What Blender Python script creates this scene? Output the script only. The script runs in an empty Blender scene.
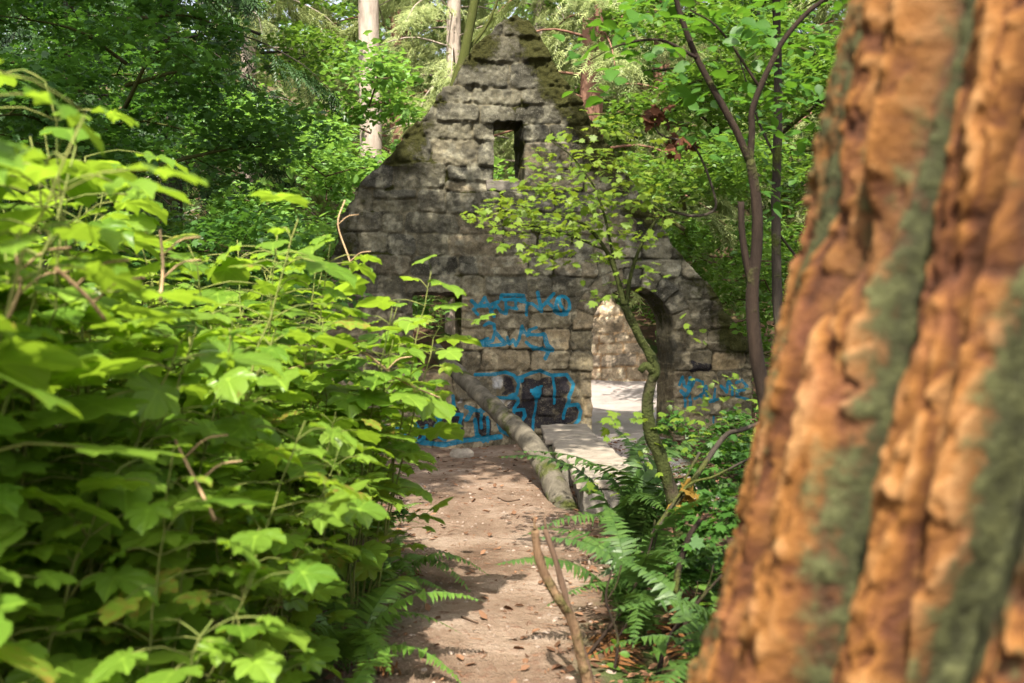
import bpy, math, random
import numpy as np
from math import radians, sin, cos, pi

# ------------------------------------------------------------------ camera, sky, sun, exposure
SC = bpy.context.scene
COL = SC.collection
F = 995.0
PITCH = radians(1.24)
CAMZ = 1.6
cam_d = bpy.data.cameras.new("camera")
cam_d.sensor_width = 36.0
cam_d.lens = 36.0 * F / 1024.0
cam_d.clip_start = 0.05
cam_d.clip_end = 1000
cam_d.dof.use_dof = True
cam_d.dof.focus_distance = 11.5
cam_d.dof.aperture_fstop = 2.8
cam_d.dof.aperture_blades = 9
cam = bpy.data.objects.new("camera", cam_d)
COL.objects.link(cam)
cam.location = (0, 0, CAMZ)
cam.rotation_euler = (pi / 2 - PITCH, 0, 0)
SC.camera = cam

SUN = np.array((-0.09, -0.60, 0.79)); SUN /= np.linalg.norm(SUN)
w = bpy.data.worlds.new("World"); SC.world = w; w.use_nodes = True
nt = w.node_tree; nt.nodes.clear()
sky = nt.nodes.new("ShaderNodeTexSky"); sky.sky_type = 'NISHITA'; sky.sun_disc = False
sky.sun_elevation = math.asin(SUN[2]); sky.sun_rotation = math.atan2(SUN[0], SUN[1])
sky.dust_density = 5.0; sky.air_density = 0.8; sky.ozone_density = 0.5
bg = nt.nodes.new("ShaderNodeBackground"); bg.inputs[1].default_value = 0.135
ow = nt.nodes.new("ShaderNodeOutputWorld")
hs = nt.nodes.new("ShaderNodeHueSaturation"); hs.inputs["Saturation"].default_value = 0.45; hs.inputs["Value"].default_value = 1.25
nt.links.new(sky.outputs[0], hs.inputs["Color"]); nt.links.new(hs.outputs[0], bg.inputs[0]); nt.links.new(bg.outputs[0], ow.inputs[0])
sd = bpy.data.lights.new("sun", 'SUN'); sd.energy = 5.0; sd.angle = radians(0.55); sd.color = (1.0, 0.93, 0.80)
so = bpy.data.objects.new("sun", sd); COL.objects.link(so)
from mathutils import Vector
so.rotation_euler = Vector(SUN).to_track_quat('Z', 'Y').to_euler()
so.location = (10, -20, 40)
SC.view_settings.view_transform = 'Standard'; SC.view_settings.look = 'None'
SC.view_settings.exposure = 1.4; SC.view_settings.gamma = 1
SC.render.engine = 'CYCLES'
cy = SC.cycles
cy.use_denoising = True
cy.max_bounces = 6; cy.diffuse_bounces = 4; cy.glossy_bounces = 2; cy.transmission_bounces = 4; cy.transparent_max_bounces = 4
cy.caustics_reflective = False; cy.caustics_refractive = False
cy.sample_clamp_indirect = 6.0

# ------------------------------------------------------------------ projections used to measure the photograph
UPV = np.array((0, sin(PITCH), cos(PITCH))); FWD = np.array((0, cos(PITCH), -sin(PITCH)))
CAMP = np.array((0, 0, CAMZ))
def ray(px, py):
    return FWD + np.array((1.0, 0, 0)) * ((px - 512) / F) + UPV * ((341.5 - py) / F)
def at(px, py, Y):
    d = ray(px, py); return CAMP + d * (Y / d[1])

# ------------------------------------------------------------------ noise
def _h(ix, iy, iz, seed):
    n = (ix.astype(np.int64) * 374761393 + iy.astype(np.int64) * 668265263 + iz.astype(np.int64) * 2147483647 + seed * 144269) & 0xffffffff
    n = ((n ^ (n >> 13)) * 1274126177) & 0xffffffff
    n = ((n ^ (n >> 16)) * 2246822519) & 0xffffffff
    n = n ^ (n >> 15)
    return (n & 0xffffff) / float(0x7fffff) - 1.0
def noise(x, y, z=0.0, seed=0):
    x = np.asarray(x, float); y = np.asarray(y, float) + x * 0; z = np.asarray(z, float) + x * 0
    ix, iy, iz = np.floor(x).astype(int), np.floor(y).astype(int), np.floor(z).astype(int)
    fx, fy, fz = x - ix, y - iy, z - iz
    fx, fy, fz = [f * f * f * (f * (f * 6 - 15) + 10) for f in (fx, fy, fz)]
    r = 0
    for a in (0, 1):
        for b in (0, 1):
            for c in (0, 1):
                wgt = (fx if a else 1 - fx) * (fy if b else 1 - fy) * (fz if c else 1 - fz)
                r = r + wgt * _h(ix + a, iy + b, iz + c, seed)
    return r
def fbm(x, y, z=0.0, seed=0, o=4):
    r = 0; a = 0.55; f = 1.0
    for i in range(o):
        r = r + a * noise(np.asarray(x) * f, np.asarray(y) * f, np.asarray(z) * f, seed + i * 17); a *= 0.5; f *= 2.03
    return r
def sstep(a, b, x):
    t = np.clip((x - a) / (b - a), 0, 1); return t * t * (3 - 2 * t)

# ------------------------------------------------------------------ objects
def mesh_data(name, V, faces, mats, smooth=True, attrs=None, midx=None):
    """faces: list of int arrays (n,k)."""
    me = bpy.data.meshes.new(name)
    V = np.asarray(V, np.float32).reshape(-1, 3)
    faces = [np.asarray(f, np.int32) for f in faces if len(f)]
    me.vertices.add(len(V)); me.vertices.foreach_set("co", V.ravel())
    nl = sum(f.size for f in faces); nf = sum(len(f) for f in faces)
    me.loops.add(nl); me.loops.foreach_set("vertex_index", np.concatenate([f.ravel() for f in faces]))
    me.polygons.add(nf)
    tot = np.concatenate([np.full(len(f), f.shape[1], np.int32) for f in faces])
    st = np.concatenate([[0], np.cumsum(tot)[:-1]]).astype(np.int32)
    me.polygons.foreach_set("loop_start", st)
    me.polygons.foreach_set("use_smooth", np.full(nf, bool(smooth)))
    if midx is not None: me.polygons.foreach_set("material_index", np.asarray(midx, np.int32))
    for m in (mats if isinstance(mats, (list, tuple)) else [mats]): me.materials.append(m)
    for k, v in (attrs or {}).items():
        v = np.asarray(v, np.float32)
        if v.ndim == 1:
            a = me.attributes.new(k, 'FLOAT', 'POINT'); a.data.foreach_set("value", v)
        else:
            a = me.attributes.new(k, 'FLOAT_COLOR', 'POINT')
            a.data.foreach_set("color", np.concatenate([v, np.ones((len(v), 1), np.float32)], 1).ravel())
    me.update(calc_edges=True); me.validate()
    return me
def link(name, me, parent=None, loc=(0, 0, 0)):
    o = bpy.data.objects.new(name, me); COL.objects.link(o); o.location = loc
    if parent: o.parent = parent
    return o
def tag(o, label=None, cat=None, group=None, kind=None):
    if label: o["label"] = label
    if cat: o["category"] = cat
    if group: o["group"] = group
    if kind: o["kind"] = kind
    return o
def empty(name, loc, rz=0, s=1.0):
    o = bpy.data.objects.new(name, None); COL.objects.link(o); o.location = loc; o.rotation_euler = (0, 0, rz)
    o.scale = (s, s, s) if np.isscalar(s) else s
    o.empty_display_size = 0.2
    return o
def copy_tree(o, parent=None):
    c = o.copy(); COL.objects.link(c); c.parent = parent
    for ch in list(o.children): copy_tree(ch, c)
    return c

class MB:
    def __init__(s): s.v = []; s.f3 = []; s.f4 = []; s.n = 0; s.a = []
    def add(s, V, f3=None, f4=None, a=0.0):
        V = np.asarray(V, float).reshape(-1, 3)
        if f3 is not None and len(f3): s.f3.append(np.asarray(f3) + s.n)
        if f4 is not None and len(f4): s.f4.append(np.asarray(f4) + s.n)
        s.v.append(V); s.n += len(V)
        s.a.append(np.full(len(V), a) if np.isscalar(a) else a)
    def tube(s, pts, rad, seg=8, a=0.0, rough=0.0, seed=0):
        pts = np.asarray(pts, float); n = len(pts); rad = np.broadcast_to(np.asarray(rad, float), (n,))
        t = np.gradient(pts, axis=0); t /= np.linalg.norm(t, axis=1, keepdims=True) + 1e-9
        ref = np.array((0.31, 0.17, 0.93)) if abs(t[:, 2]).mean() < 0.7 else np.array((0.93, 0.3, 0.1))
        u = np.cross(t, ref); u /= np.linalg.norm(u, axis=1, keepdims=True) + 1e-9
        vv = np.cross(t, u)
        th = np.arange(seg) * 2 * pi / seg
        ring = u[:, None, :] * np.cos(th)[None, :, None] + vv[:, None, :] * np.sin(th)[None, :, None]
        r = np.repeat(rad[:, None], seg, 1)
        if rough:
            k = np.arange(n)[:, None] + 0 * th[None]
            L = np.concatenate([[0], np.cumsum(np.linalg.norm(np.diff(pts, axis=0), axis=1))])[:, None] + 0 * th[None]
            r = r * (1 + rough * fbm(np.cos(th)[None] * 1.6 + 0 * L, np.sin(th)[None] * 1.6 + 0 * L, L / (rad.mean() * 3), seed, 3))
        V = (pts[:, None, :] + ring * r[:, :, None]).reshape(-1, 3)
        i = np.arange(n - 1)[:, None] * seg; j = np.arange(seg)[None]; j2 = (j + 1) % seg
        q = np.stack([i + j, i + j2, i + seg + j2, i + seg + j], -1).reshape(-1, 4)
        V = np.concatenate([V, pts[:1], pts[-1:]])
        c0, c1 = n * seg, n * seg + 1
        j = np.arange(seg); j2 = (j + 1) % seg
        f3 = np.concatenate([np.stack([0 * j + c0, j2, j], -1), np.stack([0 * j + c1, (n - 1) * seg + j, (n - 1) * seg + j2], -1)])
        s.add(V, f3, q, a)
    def data(s, name, mat, smooth=True, attr=None):
        V = np.concatenate(s.v)
        return mesh_data(name, V, ([np.concatenate(s.f3)] if s.f3 else []) + ([np.concatenate(s.f4)] if s.f4 else []), mat, smooth,
                         {attr: np.concatenate(s.a)} if attr else None)
def spline(pts, n):
    """Catmull-Rom through pts (any width)."""
    p = np.asarray(pts, float); p = np.concatenate([[2 * p[0] - p[1]], p, [2 * p[-1] - p[-2]]])
    m = len(p) - 3; t = np.linspace(0, m - 1e-6, n); i = t.astype(int); f = (t - i)[:, None]
    a, b, c, d = p[i], p[i + 1], p[i + 2], p[i + 3]
    return 0.5 * (2 * b + (c - a) * f + (2 * a - 5 * b + 4 * c - d) * f ** 2 + (3 * b - a - 3 * c + d) * f ** 3)

# ------------------------------------------------------------------ materials
class NT:
    def __init__(s, name):
        s.m = bpy.data.materials.new(name); s.m.use_nodes = True; s.t = s.m.node_tree; s.t.nodes.clear()
        s.out = s.n("ShaderNodeOutputMaterial")
    def n(s, typ, **kw):
        nd = s.t.nodes.new(typ)
        for k, v in kw.items(): setattr(nd, k, v)
        return nd
    def l(s, a, b): s.t.links.new(a, b)
    def attr(s, name): return s.n("ShaderNodeAttribute", attribute_name=name)
    def noise(s, scale, detail=4, rough=0.6, vec=None):
        nd = s.n("ShaderNodeTexNoise"); nd.inputs["Scale"].default_value = scale; nd.inputs["Detail"].default_value = detail
        nd.inputs["Roughness"].default_value = rough
        if vec: s.l(vec, nd.inputs["Vector"])
        return nd
    def ramp(s, fac, stops):
        r = s.n("ShaderNodeValToRGB"); e = r.color_ramp.elements
        while len(e) < len(stops): e.new(0.5)
        for x, (p, c) in zip(e, stops): x.position = p; x.color = (*c, 1) if len(c) == 3 else c
        s.l(fac, r.inputs[0]); return r.outputs[0]
    def mix(s, fac, a, b, mode='MIX'):
        nd = s.n("ShaderNodeMix", data_type='RGBA', blend_type=mode)
        for k, v in ((0, fac), (6, a), (7, b)):
            if isinstance(v, bpy.types.NodeSocket): s.l(v, nd.inputs[k])
            else: nd.inputs[k].default_value = v if k == 0 else (*v, 1)
        return nd.outputs[2]
    def math(s, op, a, b=0.0, clamp=False):
        nd = s.n("ShaderNodeMath", operation=op, use_clamp=clamp)
        for k, v in ((0, a), (1, b)):
            if isinstance(v, bpy.types.NodeSocket): s.l(v, nd.inputs[k])
            else: nd.inputs[k].default_value = v
        return nd.outputs[0]
    def range(s, v, a, b):
        nd = s.n("ShaderNodeMapRange", interpolation_type='SMOOTHSTEP'); s.l(v, nd.inputs[0])
        nd.inputs[1].default_value = a; nd.inputs[2].default_value = b; return nd.outputs[0]
    def bump(s, h, strength, dist):
        b = s.n("ShaderNodeBump"); b.inputs["Strength"].default_value = strength; b.inputs["Distance"].default_value = dist
        s.l(h, b.inputs["Height"]); return b.outputs[0]
    def pos(s): return s.n("ShaderNodeNewGeometry").outputs["Position"]
    def obj(s): return s.n("ShaderNodeTexCoord").outputs["Object"]
    def principled(s, col, rough=0.9, spec=0.2, normal=None):
        p = s.n("ShaderNodeBsdfPrincipled")
        if isinstance(col, bpy.types.NodeSocket): s.l(col, p.inputs["Base Color"])
        else: p.inputs["Base Color"].default_value = (*col, 1)
        if isinstance(rough, bpy.types.NodeSocket): s.l(rough, p.inputs["Roughness"])
        else: p.inputs["Roughness"].default_value = rough
        p.inputs["Specular IOR Level"].default_value = spec
        if normal: s.l(normal, p.inputs["Normal"])
        return p
    def done(s, sh): s.l(sh, s.out.inputs[0]); return s.m

def leaf_mat(name, c1, c2, trans, tfac=0.4, rough=0.45, spec=0.35, veins=False):
    t = NT(name); a = t.attr("rnd").outputs["Fac"]
    nz = t.noise(1.7, 2).outputs[0]
    f = t.math('ADD', t.math('MULTIPLY', a, 0.75), t.math('MULTIPLY', nz, 0.3), True)
    col = t.mix(f, c1, c2)
    nrm = None
    if veins:
        h = t.noise(60, 3, 0.6, t.obj())
        v = t.attr("vein").outputs["Fac"]
        vm = t.range(v, 0.66, 0.96)
        col = t.mix(t.math('MULTIPLY', vm, 0.45), col, tuple(min(1, x * 2.0) for x in c2))
        spots = t.noise(34, 3, 0.7, t.obj()).outputs[0]
        col = t.mix(t.math('MULTIPLY', t.range(a, 0.90, 0.95), t.range(spots, 0.45, 0.6)), col, (0.26, 0.17, 0.04))
        col = t.mix(t.math('MULTIPLY', t.range(spots, 0.66, 0.70), 0.7), col, (0.12, 0.075, 0.025))
        nrm = t.bump(h.outputs[0], 0.35, 0.004)
    p = t.principled(col, rough, spec, nrm)
    tr = t.n("ShaderNodeBsdfTranslucent")
    tc = t.mix(f, tuple(x * 0.75 for x in trans), trans); t.l(tc, tr.inputs[0])
    m = t.n("ShaderNodeMixShader"); m.inputs[0].default_value = tfac
    t.l(p.outputs[0], m.inputs[1]); t.l(tr.outputs[0], m.inputs[2])
    return t.done(m.outputs[0])

M = {}
M['berry_leaf'] = leaf_mat("thimbleberry_leaf", (0.06, 0.14, 0.014), (0.185, 0.285, 0.035), (0.33, 0.50, 0.032), 0.45, 0.36, 0.5, True)
M['fern'] = leaf_mat("fern_shaded", (0.026, 0.062, 0.012), (0.06, 0.115, 0.02), (0.08, 0.16, 0.018), 0.25, 0.45, 0.4)  # green darkened: shade right of the path put into the frond colour
M['fern_lit'] = leaf_mat("fern_sunlit", (0.05, 0.12, 0.016), (0.12, 0.21, 0.03), (0.16, 0.30, 0.025), 0.32, 0.45, 0.4)  # lit copy: sunlight left of the path put into the frond colour
M['fern_dead'] = leaf_mat("fern_dead", (0.075, 0.034, 0.015), (0.19, 0.085, 0.028), (0.18, 0.075, 0.02), 0.25, 0.7, 0.15)
M['maple_leaf'] = leaf_mat("vine_maple_leaf", (0.07, 0.13, 0.012), (0.14, 0.20, 0.022), (0.28, 0.38, 0.03), 0.42)
M['hazel_leaf'] = leaf_mat("hazel_leaf", (0.03, 0.09, 0.012), (0.06, 0.145, 0.018), (0.13, 0.29, 0.02), 0.42)
M['wood_leaf'] = leaf_mat("woodland_leaf", (0.034, 0.085, 0.014), (0.10, 0.185, 0.03), (0.20, 0.35, 0.035), 0.4)
M['shade_leaf'] = leaf_mat("low_bush_leaf", (0.026, 0.075, 0.012), (0.055, 0.13, 0.02), (0.10, 0.22, 0.02), 0.35)
M['light_leaf'] = leaf_mat("bright_bush_leaf", (0.08, 0.18, 0.04), (0.16, 0.29, 0.07), (0.26, 0.46, 0.06), 0.4)
M['shaded_maple_leaf'] = leaf_mat("shaded_maple_leaf", (0.026, 0.078, 0.016), (0.07, 0.16, 0.03), (0.13, 0.30, 0.03), 0.38)  # canopy shade over the left maples put into the leaf green
M['needle'] = leaf_mat("sunlit_conifer_spray", (0.14, 0.19, 0.06), (0.36, 0.40, 0.17), (0.42, 0.48, 0.18), 0.4)  # very pale: overexposed sunlight put into the spray colour
M['needle_dark'] = leaf_mat("fir_spray", (0.018, 0.05, 0.014), (0.05, 0.10, 0.03), (0.06, 0.12, 0.02), 0.2)
M['dead_leaf'] = leaf_mat("withered_leaf", (0.035, 0.016, 0.011), (0.11, 0.042, 0.022), (0.12, 0.05, 0.02), 0.2, 0.8, 0.1)
M['yellow_leaf'] = leaf_mat("yellowed_leaf", (0.14, 0.08, 0.015), (0.24, 0.15, 0.03), (0.25, 0.15, 0.03), 0.3, 0.7, 0.1)
M['litter'] = leaf_mat("litter_leaf", (0.06, 0.03, 0.018), (0.26, 0.14, 0.08), (0.2, 0.1, 0.05), 0.1, 0.85, 0.1)

def wood_mat(name, c1, c2, moss=0.0, scale=9.0, mcol=(0.048, 0.055, 0.012)):
    t = NT(name); P = t.obj()
    mp = t.n("ShaderNodeMapping"); mp.inputs["Scale"].default_value = (1, 1, 0.25); t.l(P, mp.inputs[0])
    nz = t.noise(scale, 6, 0.65, mp.outputs[0]); n2 = t.noise(scale * 4, 4, 0.6, mp.outputs[0])
    col = t.ramp(nz.outputs[0], [(0.3, c1), (0.7, c2)])
    h = t.math('ADD', nz.outputs[0], t.math('MULTIPLY', n2.outputs[0], 0.5))
    if moss > 0:
        mz = t.noise(2.3, 5, 0.6, P); m = t.range(mz.outputs[0], 0.62 - 0.35 * moss, 0.72 - 0.3 * moss)
        fine = t.noise(70, 2, 0.6, P)
        mc = t.mix(fine.outputs[0], tuple(x * 0.5 for x in mcol), tuple(x * 1.5 for x in mcol))
        col = t.mix(m, col, mc)
        h = t.math('ADD', h, t.math('MULTIPLY', m, t.math('ADD', fine.outputs[0], 0.4)))
    return t.done(t.principled(col, 0.9, 0.15, t.bump(h, 0.8, 0.02)).outputs[0])
M['bark_dark'] = wood_mat("dark_bark", (0.018, 0.014, 0.010), (0.055, 0.044, 0.034), 0.25)
M['bark_brown'] = wood_mat("brown_bark", (0.05, 0.032, 0.02), (0.12, 0.075, 0.05), 0.2)
M['bark_sap'] = wood_mat("darkened_sapling_bark", (0.009, 0.006, 0.0045), (0.028, 0.018, 0.012), 0.2)  # near-black: the sapling's backlit darkness put into the bark colour
M['bark_vine'] = wood_mat("dark_mossy_bark", (0.022, 0.017, 0.012), (0.06, 0.045, 0.028), 0.8, 12, (0.028, 0.034, 0.008))
M['snag'] = wood_mat("rotting_stem", (0.06, 0.035, 0.02), (0.17, 0.105, 0.06), 0.45, 14)
M['bark_moss'] = wood_mat("mossy_bark", (0.05, 0.04, 0.028), (0.12, 0.09, 0.06), 0.95)
M['bark_pale'] = wood_mat("pale_bark", (0.20, 0.16, 0.13), (0.40, 0.33, 0.28), 0.0, 7.0)
M['bark_red'] = wood_mat("reddish_bark", (0.10, 0.05, 0.035), (0.26, 0.14, 0.10), 0.0, 6.0)
M['log'] = wood_mat("weathered_log", (0.045, 0.039, 0.029), (0.14, 0.122, 0.092), 0.35, 9.0)
M['cane'] = wood_mat("cane", (0.16, 0.10, 0.05), (0.40, 0.28, 0.16), 0.0, 12.0)
M['stalk'] = wood_mat("green_stalk", (0.10, 0.14, 0.03), (0.20, 0.20, 0.06), 0.0, 12.0)
M['wood_old'] = wood_mat("old_timber", (0.04, 0.03, 0.025), (0.10, 0.08, 0.065), 0.0)

# ------------------------------------------------------------------ ground
def path_l(y): return np.interp(y, [0, 3, 4.4, 6.6, 9, 12.5], [-0.7, -0.72, -0.78, -0.85, -1.2, -1.7])
def path_r(y): return np.interp(y, [0, 3, 4.4, 6.5, 9, 12.5], [0.5, 0.35, 0.28, 0.55, 0.85, 0.9])
def gz(x, y):
    x = np.asarray(x, float); y = np.asarray(y, float)
    z = 0.05 * np.clip(y - 13.2, 0, 8) + 0.30 * np.clip(y - 22, 0, 200) * sstep(20, 34, y)
    d = np.maximum(path_l(y) - x, 0); z = z + 0.22 * sstep(0.0, 1.6, d) * sstep(14, 10, y) + 0.04 * np.clip(d - 1.5, 0, 60)
    d = np.maximum(x - np.maximum(path_r(y), 2.2), 0); z = z + 0.05 * np.clip(d, 0, 60)
    z = z + 0.05 * fbm(x * 0.6, y * 0.6, 0, 5, 3) + 0.012 * fbm(x * 4, y * 4, 0, 9, 3)
    far = sstep(14, 40, np.hypot(x, y)); z = z + far * 1.1 * fbm(x * 0.07, y * 0.07, 0, 11, 3)
    return z
def gz1(x, y): return float(gz(np.array([x]), np.array([y]))[0])

def axis(lo, a, b, hi, fine, growth=1.22):
    c = list(np.arange(a, b + 1e-6, fine)); s = fine; v = c[-1]
    while v < hi: s *= growth; v += s; c.append(v)
    s = fine; v = c[0]; pre = []
    while v > lo: s *= growth; v -= s; pre.append(v)
    return np.array(pre[::-1] + c)
gx = axis(-150, -3.2, 3.2, 150, 0.05); gy = axis(-40, 2.0, 21.0, 180, 0.05)
X, Y = np.meshgrid(gx, gy); Z = gz(X, Y)
edge_n = 0.22 * fbm(X * 1.6, Y * 1.6, 0, 21, 4)
pm = sstep(-0.22, 0.18, np.minimum(X - path_l(Y), path_r(Y) - X) + edge_n) * (Y < 13.4)
WALL_A = radians(11)
wall_y = 12.7 + X * math.tan(WALL_A)
inside_ruin = (Y > wall_y + 0.15) & (Y < 21.5) & (X > -2.4) & (X < 3.4)
apron = (X > 0.72 + 0.1 * edge_n) & (X < 2.0) & (Y > 8.2 + edge_n) & (Y < 14)
fl = np.maximum(inside_ruin * 1.0, sstep(-0.1, 0.1, np.minimum(np.minimum(X - 0.75, 1.9 - X), np.minimum(Y - 8.3, 14 - Y)) + 0.6 * edge_n))
t = NT("forest_soil"); P = t.pos()
pmn = t.attr("path").outputs["Fac"]; fln = t.attr("floor").outputs["Fac"]
n1 = t.noise(1.3, 6, 0.65, P); n2 = t.noise(14, 6, 0.7, P); n3 = t.noise(60, 3, 0.6, P); n4 = t.noise(0.55, 4, 0.6, P)
soil = t.ramp(n2.outputs[0], [(0.3, (0.035, 0.022, 0.014)), (0.5, (0.085, 0.05, 0.032)), (0.72, (0.16, 0.09, 0.055))])
moss = t.mix(n3.outputs[0], (0.02, 0.04, 0.01), (0.07, 0.11, 0.02))
soil = t.mix(t.range(n1.outputs[0], 0.48, 0.6), soil, moss)
dirt = t.ramp(n1.outputs[0], [(0.32, (0.11, 0.07, 0.045)), (0.52, (0.225, 0.158, 0.112)), (0.7, (0.33, 0.255, 0.195))])
dirt = t.mix(t.range(n2.outputs[0], 0.50, 0.72), dirt, (0.16, 0.085, 0.055))
dirt = t.mix(t.math('MULTIPLY', t.range(n3.outputs[0], 0.6, 0.75), 0.5), dirt, (0.45, 0.37, 0.31))
floorc = t.ramp(n1.outputs[0], [(0.3, (0.30, 0.25, 0.23)), (0.7, (0.46, 0.41, 0.385))])
floorc = t.mix(t.math('MULTIPLY', t.range(n2.outputs[0], 0.55, 0.7), 0.5), floorc, (0.24, 0.18, 0.15))
col = t.mix(pmn, soil, dirt); col = t.mix(fln, col, floorc)
h = t.math('ADD', n2.outputs[0], t.math('MULTIPLY', n3.outputs[0], 0.5))
M['soil'] = t.done(t.principled(col, 0.95, 0.12, t.bump(h, 1.0, 0.05)).outputs[0])
ny, nx = X.shape
idx = np.arange(nx * ny).reshape(ny, nx)
cells = np.stack([idx[:-1, :-1], idx[:-1, 1:], idx[1:, 1:], idx[1:, :-1]], -1).reshape(-1, 4)
flc = ((fl > 0.5)[:-1, :-1]).ravel(); pmc = ((pm > 0.5)[:-1, :-1]).ravel() & ~flc
GV = np.stack([X, Y, Z], -1).reshape(-1, 3)
def sub_sheet(name, sel, label, cat):
    f = cells[sel]; u, inv = np.unique(f, return_inverse=True)
    o = link(name, mesh_data(name, GV[u], [inv.reshape(-1, 4)], M['soil'], True, {'path': pm.ravel()[u], 'floor': fl.ravel()[u]}))
    tag(o, label, cat, kind='structure')
sub_sheet("ground", ~(flc | pmc), "dark forest soil with moss and needles around the path", "ground")
sub_sheet("path", pmc, "trodden pinkish dirt path leading up to the ruin", "path")
sub_sheet("stone_floor", flc, "pale worn stone floor inside the ruin and before its doorway", "floor")

# ------------------------------------------------------------------ the ruined gable
WT = np.array((cos(WALL_A), sin(WALL_A), 0)); WN = np.array((sin(WALL_A), -cos(WALL_A), 0)); WO = np.array((0, 12.7, 0.0))
def px2uv(px, py):
    d = ray(px, py); s = ((WO - CAMP) @ WN) / (d @ WN); p = CAMP + d * s - WO
    return p @ WT, p[2]
def uvs(lst): return np.array([px2uv(*p) for p in lst])
def inpoly(u, v, poly):
    r = np.zeros(u.shape, bool); n = len(poly)
    for i in range(n):
        x1, y1 = poly[i]; x2, y2 = poly[(i + 1) % n]
        if y1 == y2: continue
        c = ((y1 > v) != (y2 > v)) & (u < (x2 - x1) * (v - y1) / (y2 - y1) + x1); r ^= c
    return r
def segdist(u, v, pts):
    d = np.full(u.shape, 9.0)
    for (x1, y1), (x2, y2) in zip(pts[:-1], pts[1:]):
        dx, dy = x2 - x1, y2 - y1; L = dx * dx + dy * dy + 1e-12
        tt = np.clip(((u - x1) * dx + (v - y1) * dy) / L, 0, 1)
        d = np.minimum(d, np.hypot(u - x1 - tt * dx, v - y1 - tt * dy))
    return d

def stone_layout(U, V, seed, hmin=0.19, hmax=0.37, wmin=0.26, wmax=0.66):
    rng = random.Random(seed)
    u = U + 0.055 * fbm(U * 2.2, V * 2.2, 0, seed, 4); v = V + 0.055 * fbm(U * 1.7, V * 1.7, 3, seed + 1, 4)
    sid = np.zeros(U.shape, int); d = np.zeros(U.shape); lu = np.zeros(U.shape); lv = np.zeros(U.shape)
    y = V.min() - 0.2; n = 1
    while y < V.max() + 0.3:
        hh = rng.uniform(hmin, hmax); x = U.min() - rng.uniform(0.2, 0.8)
        row = (v >= y) & (v < y + hh)
        while x < U.max() + 0.2:
            ww = rng.uniform(wmin, wmax) * (0.8 + hh); parts = [(y, y + hh)]
            if rng.random() < 0.22 and hh > 0.28:
                k = rng.uniform(0.4, 0.6); parts = [(y, y + hh * k), (y + hh * k, y + hh)]
            for (a, b) in parts:
                m = row & (u >= x) & (u < x + ww) & (v >= a) & (v < b)
                if m.any():
                    cu, cv, hw, hv = x + ww / 2, (a + b) / 2, ww / 2, (b - a) / 2; r = min(0.07, hv * 0.6)
                    sk = rng.uniform(-0.12, 0.12)
                    pu = u[m] - cu + sk * (v[m] - cv); pv = v[m] - cv + rng.uniform(-0.05, 0.05) * (u[m] - cu)
                    qx = np.abs(pu) - hw + r; qy = np.abs(pv) - hv + r
                    d[m] = -(np.hypot(np.maximum(qx, 0), np.maximum(qy, 0)) + np.minimum(np.maximum(qx, qy), 0) - r)
                    sid[m] = n; lu[m] = pu / hw; lv[m] = pv / hv
                n += 1
            x += ww
        y += hh
    return sid, d, lu, lv, n

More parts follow.
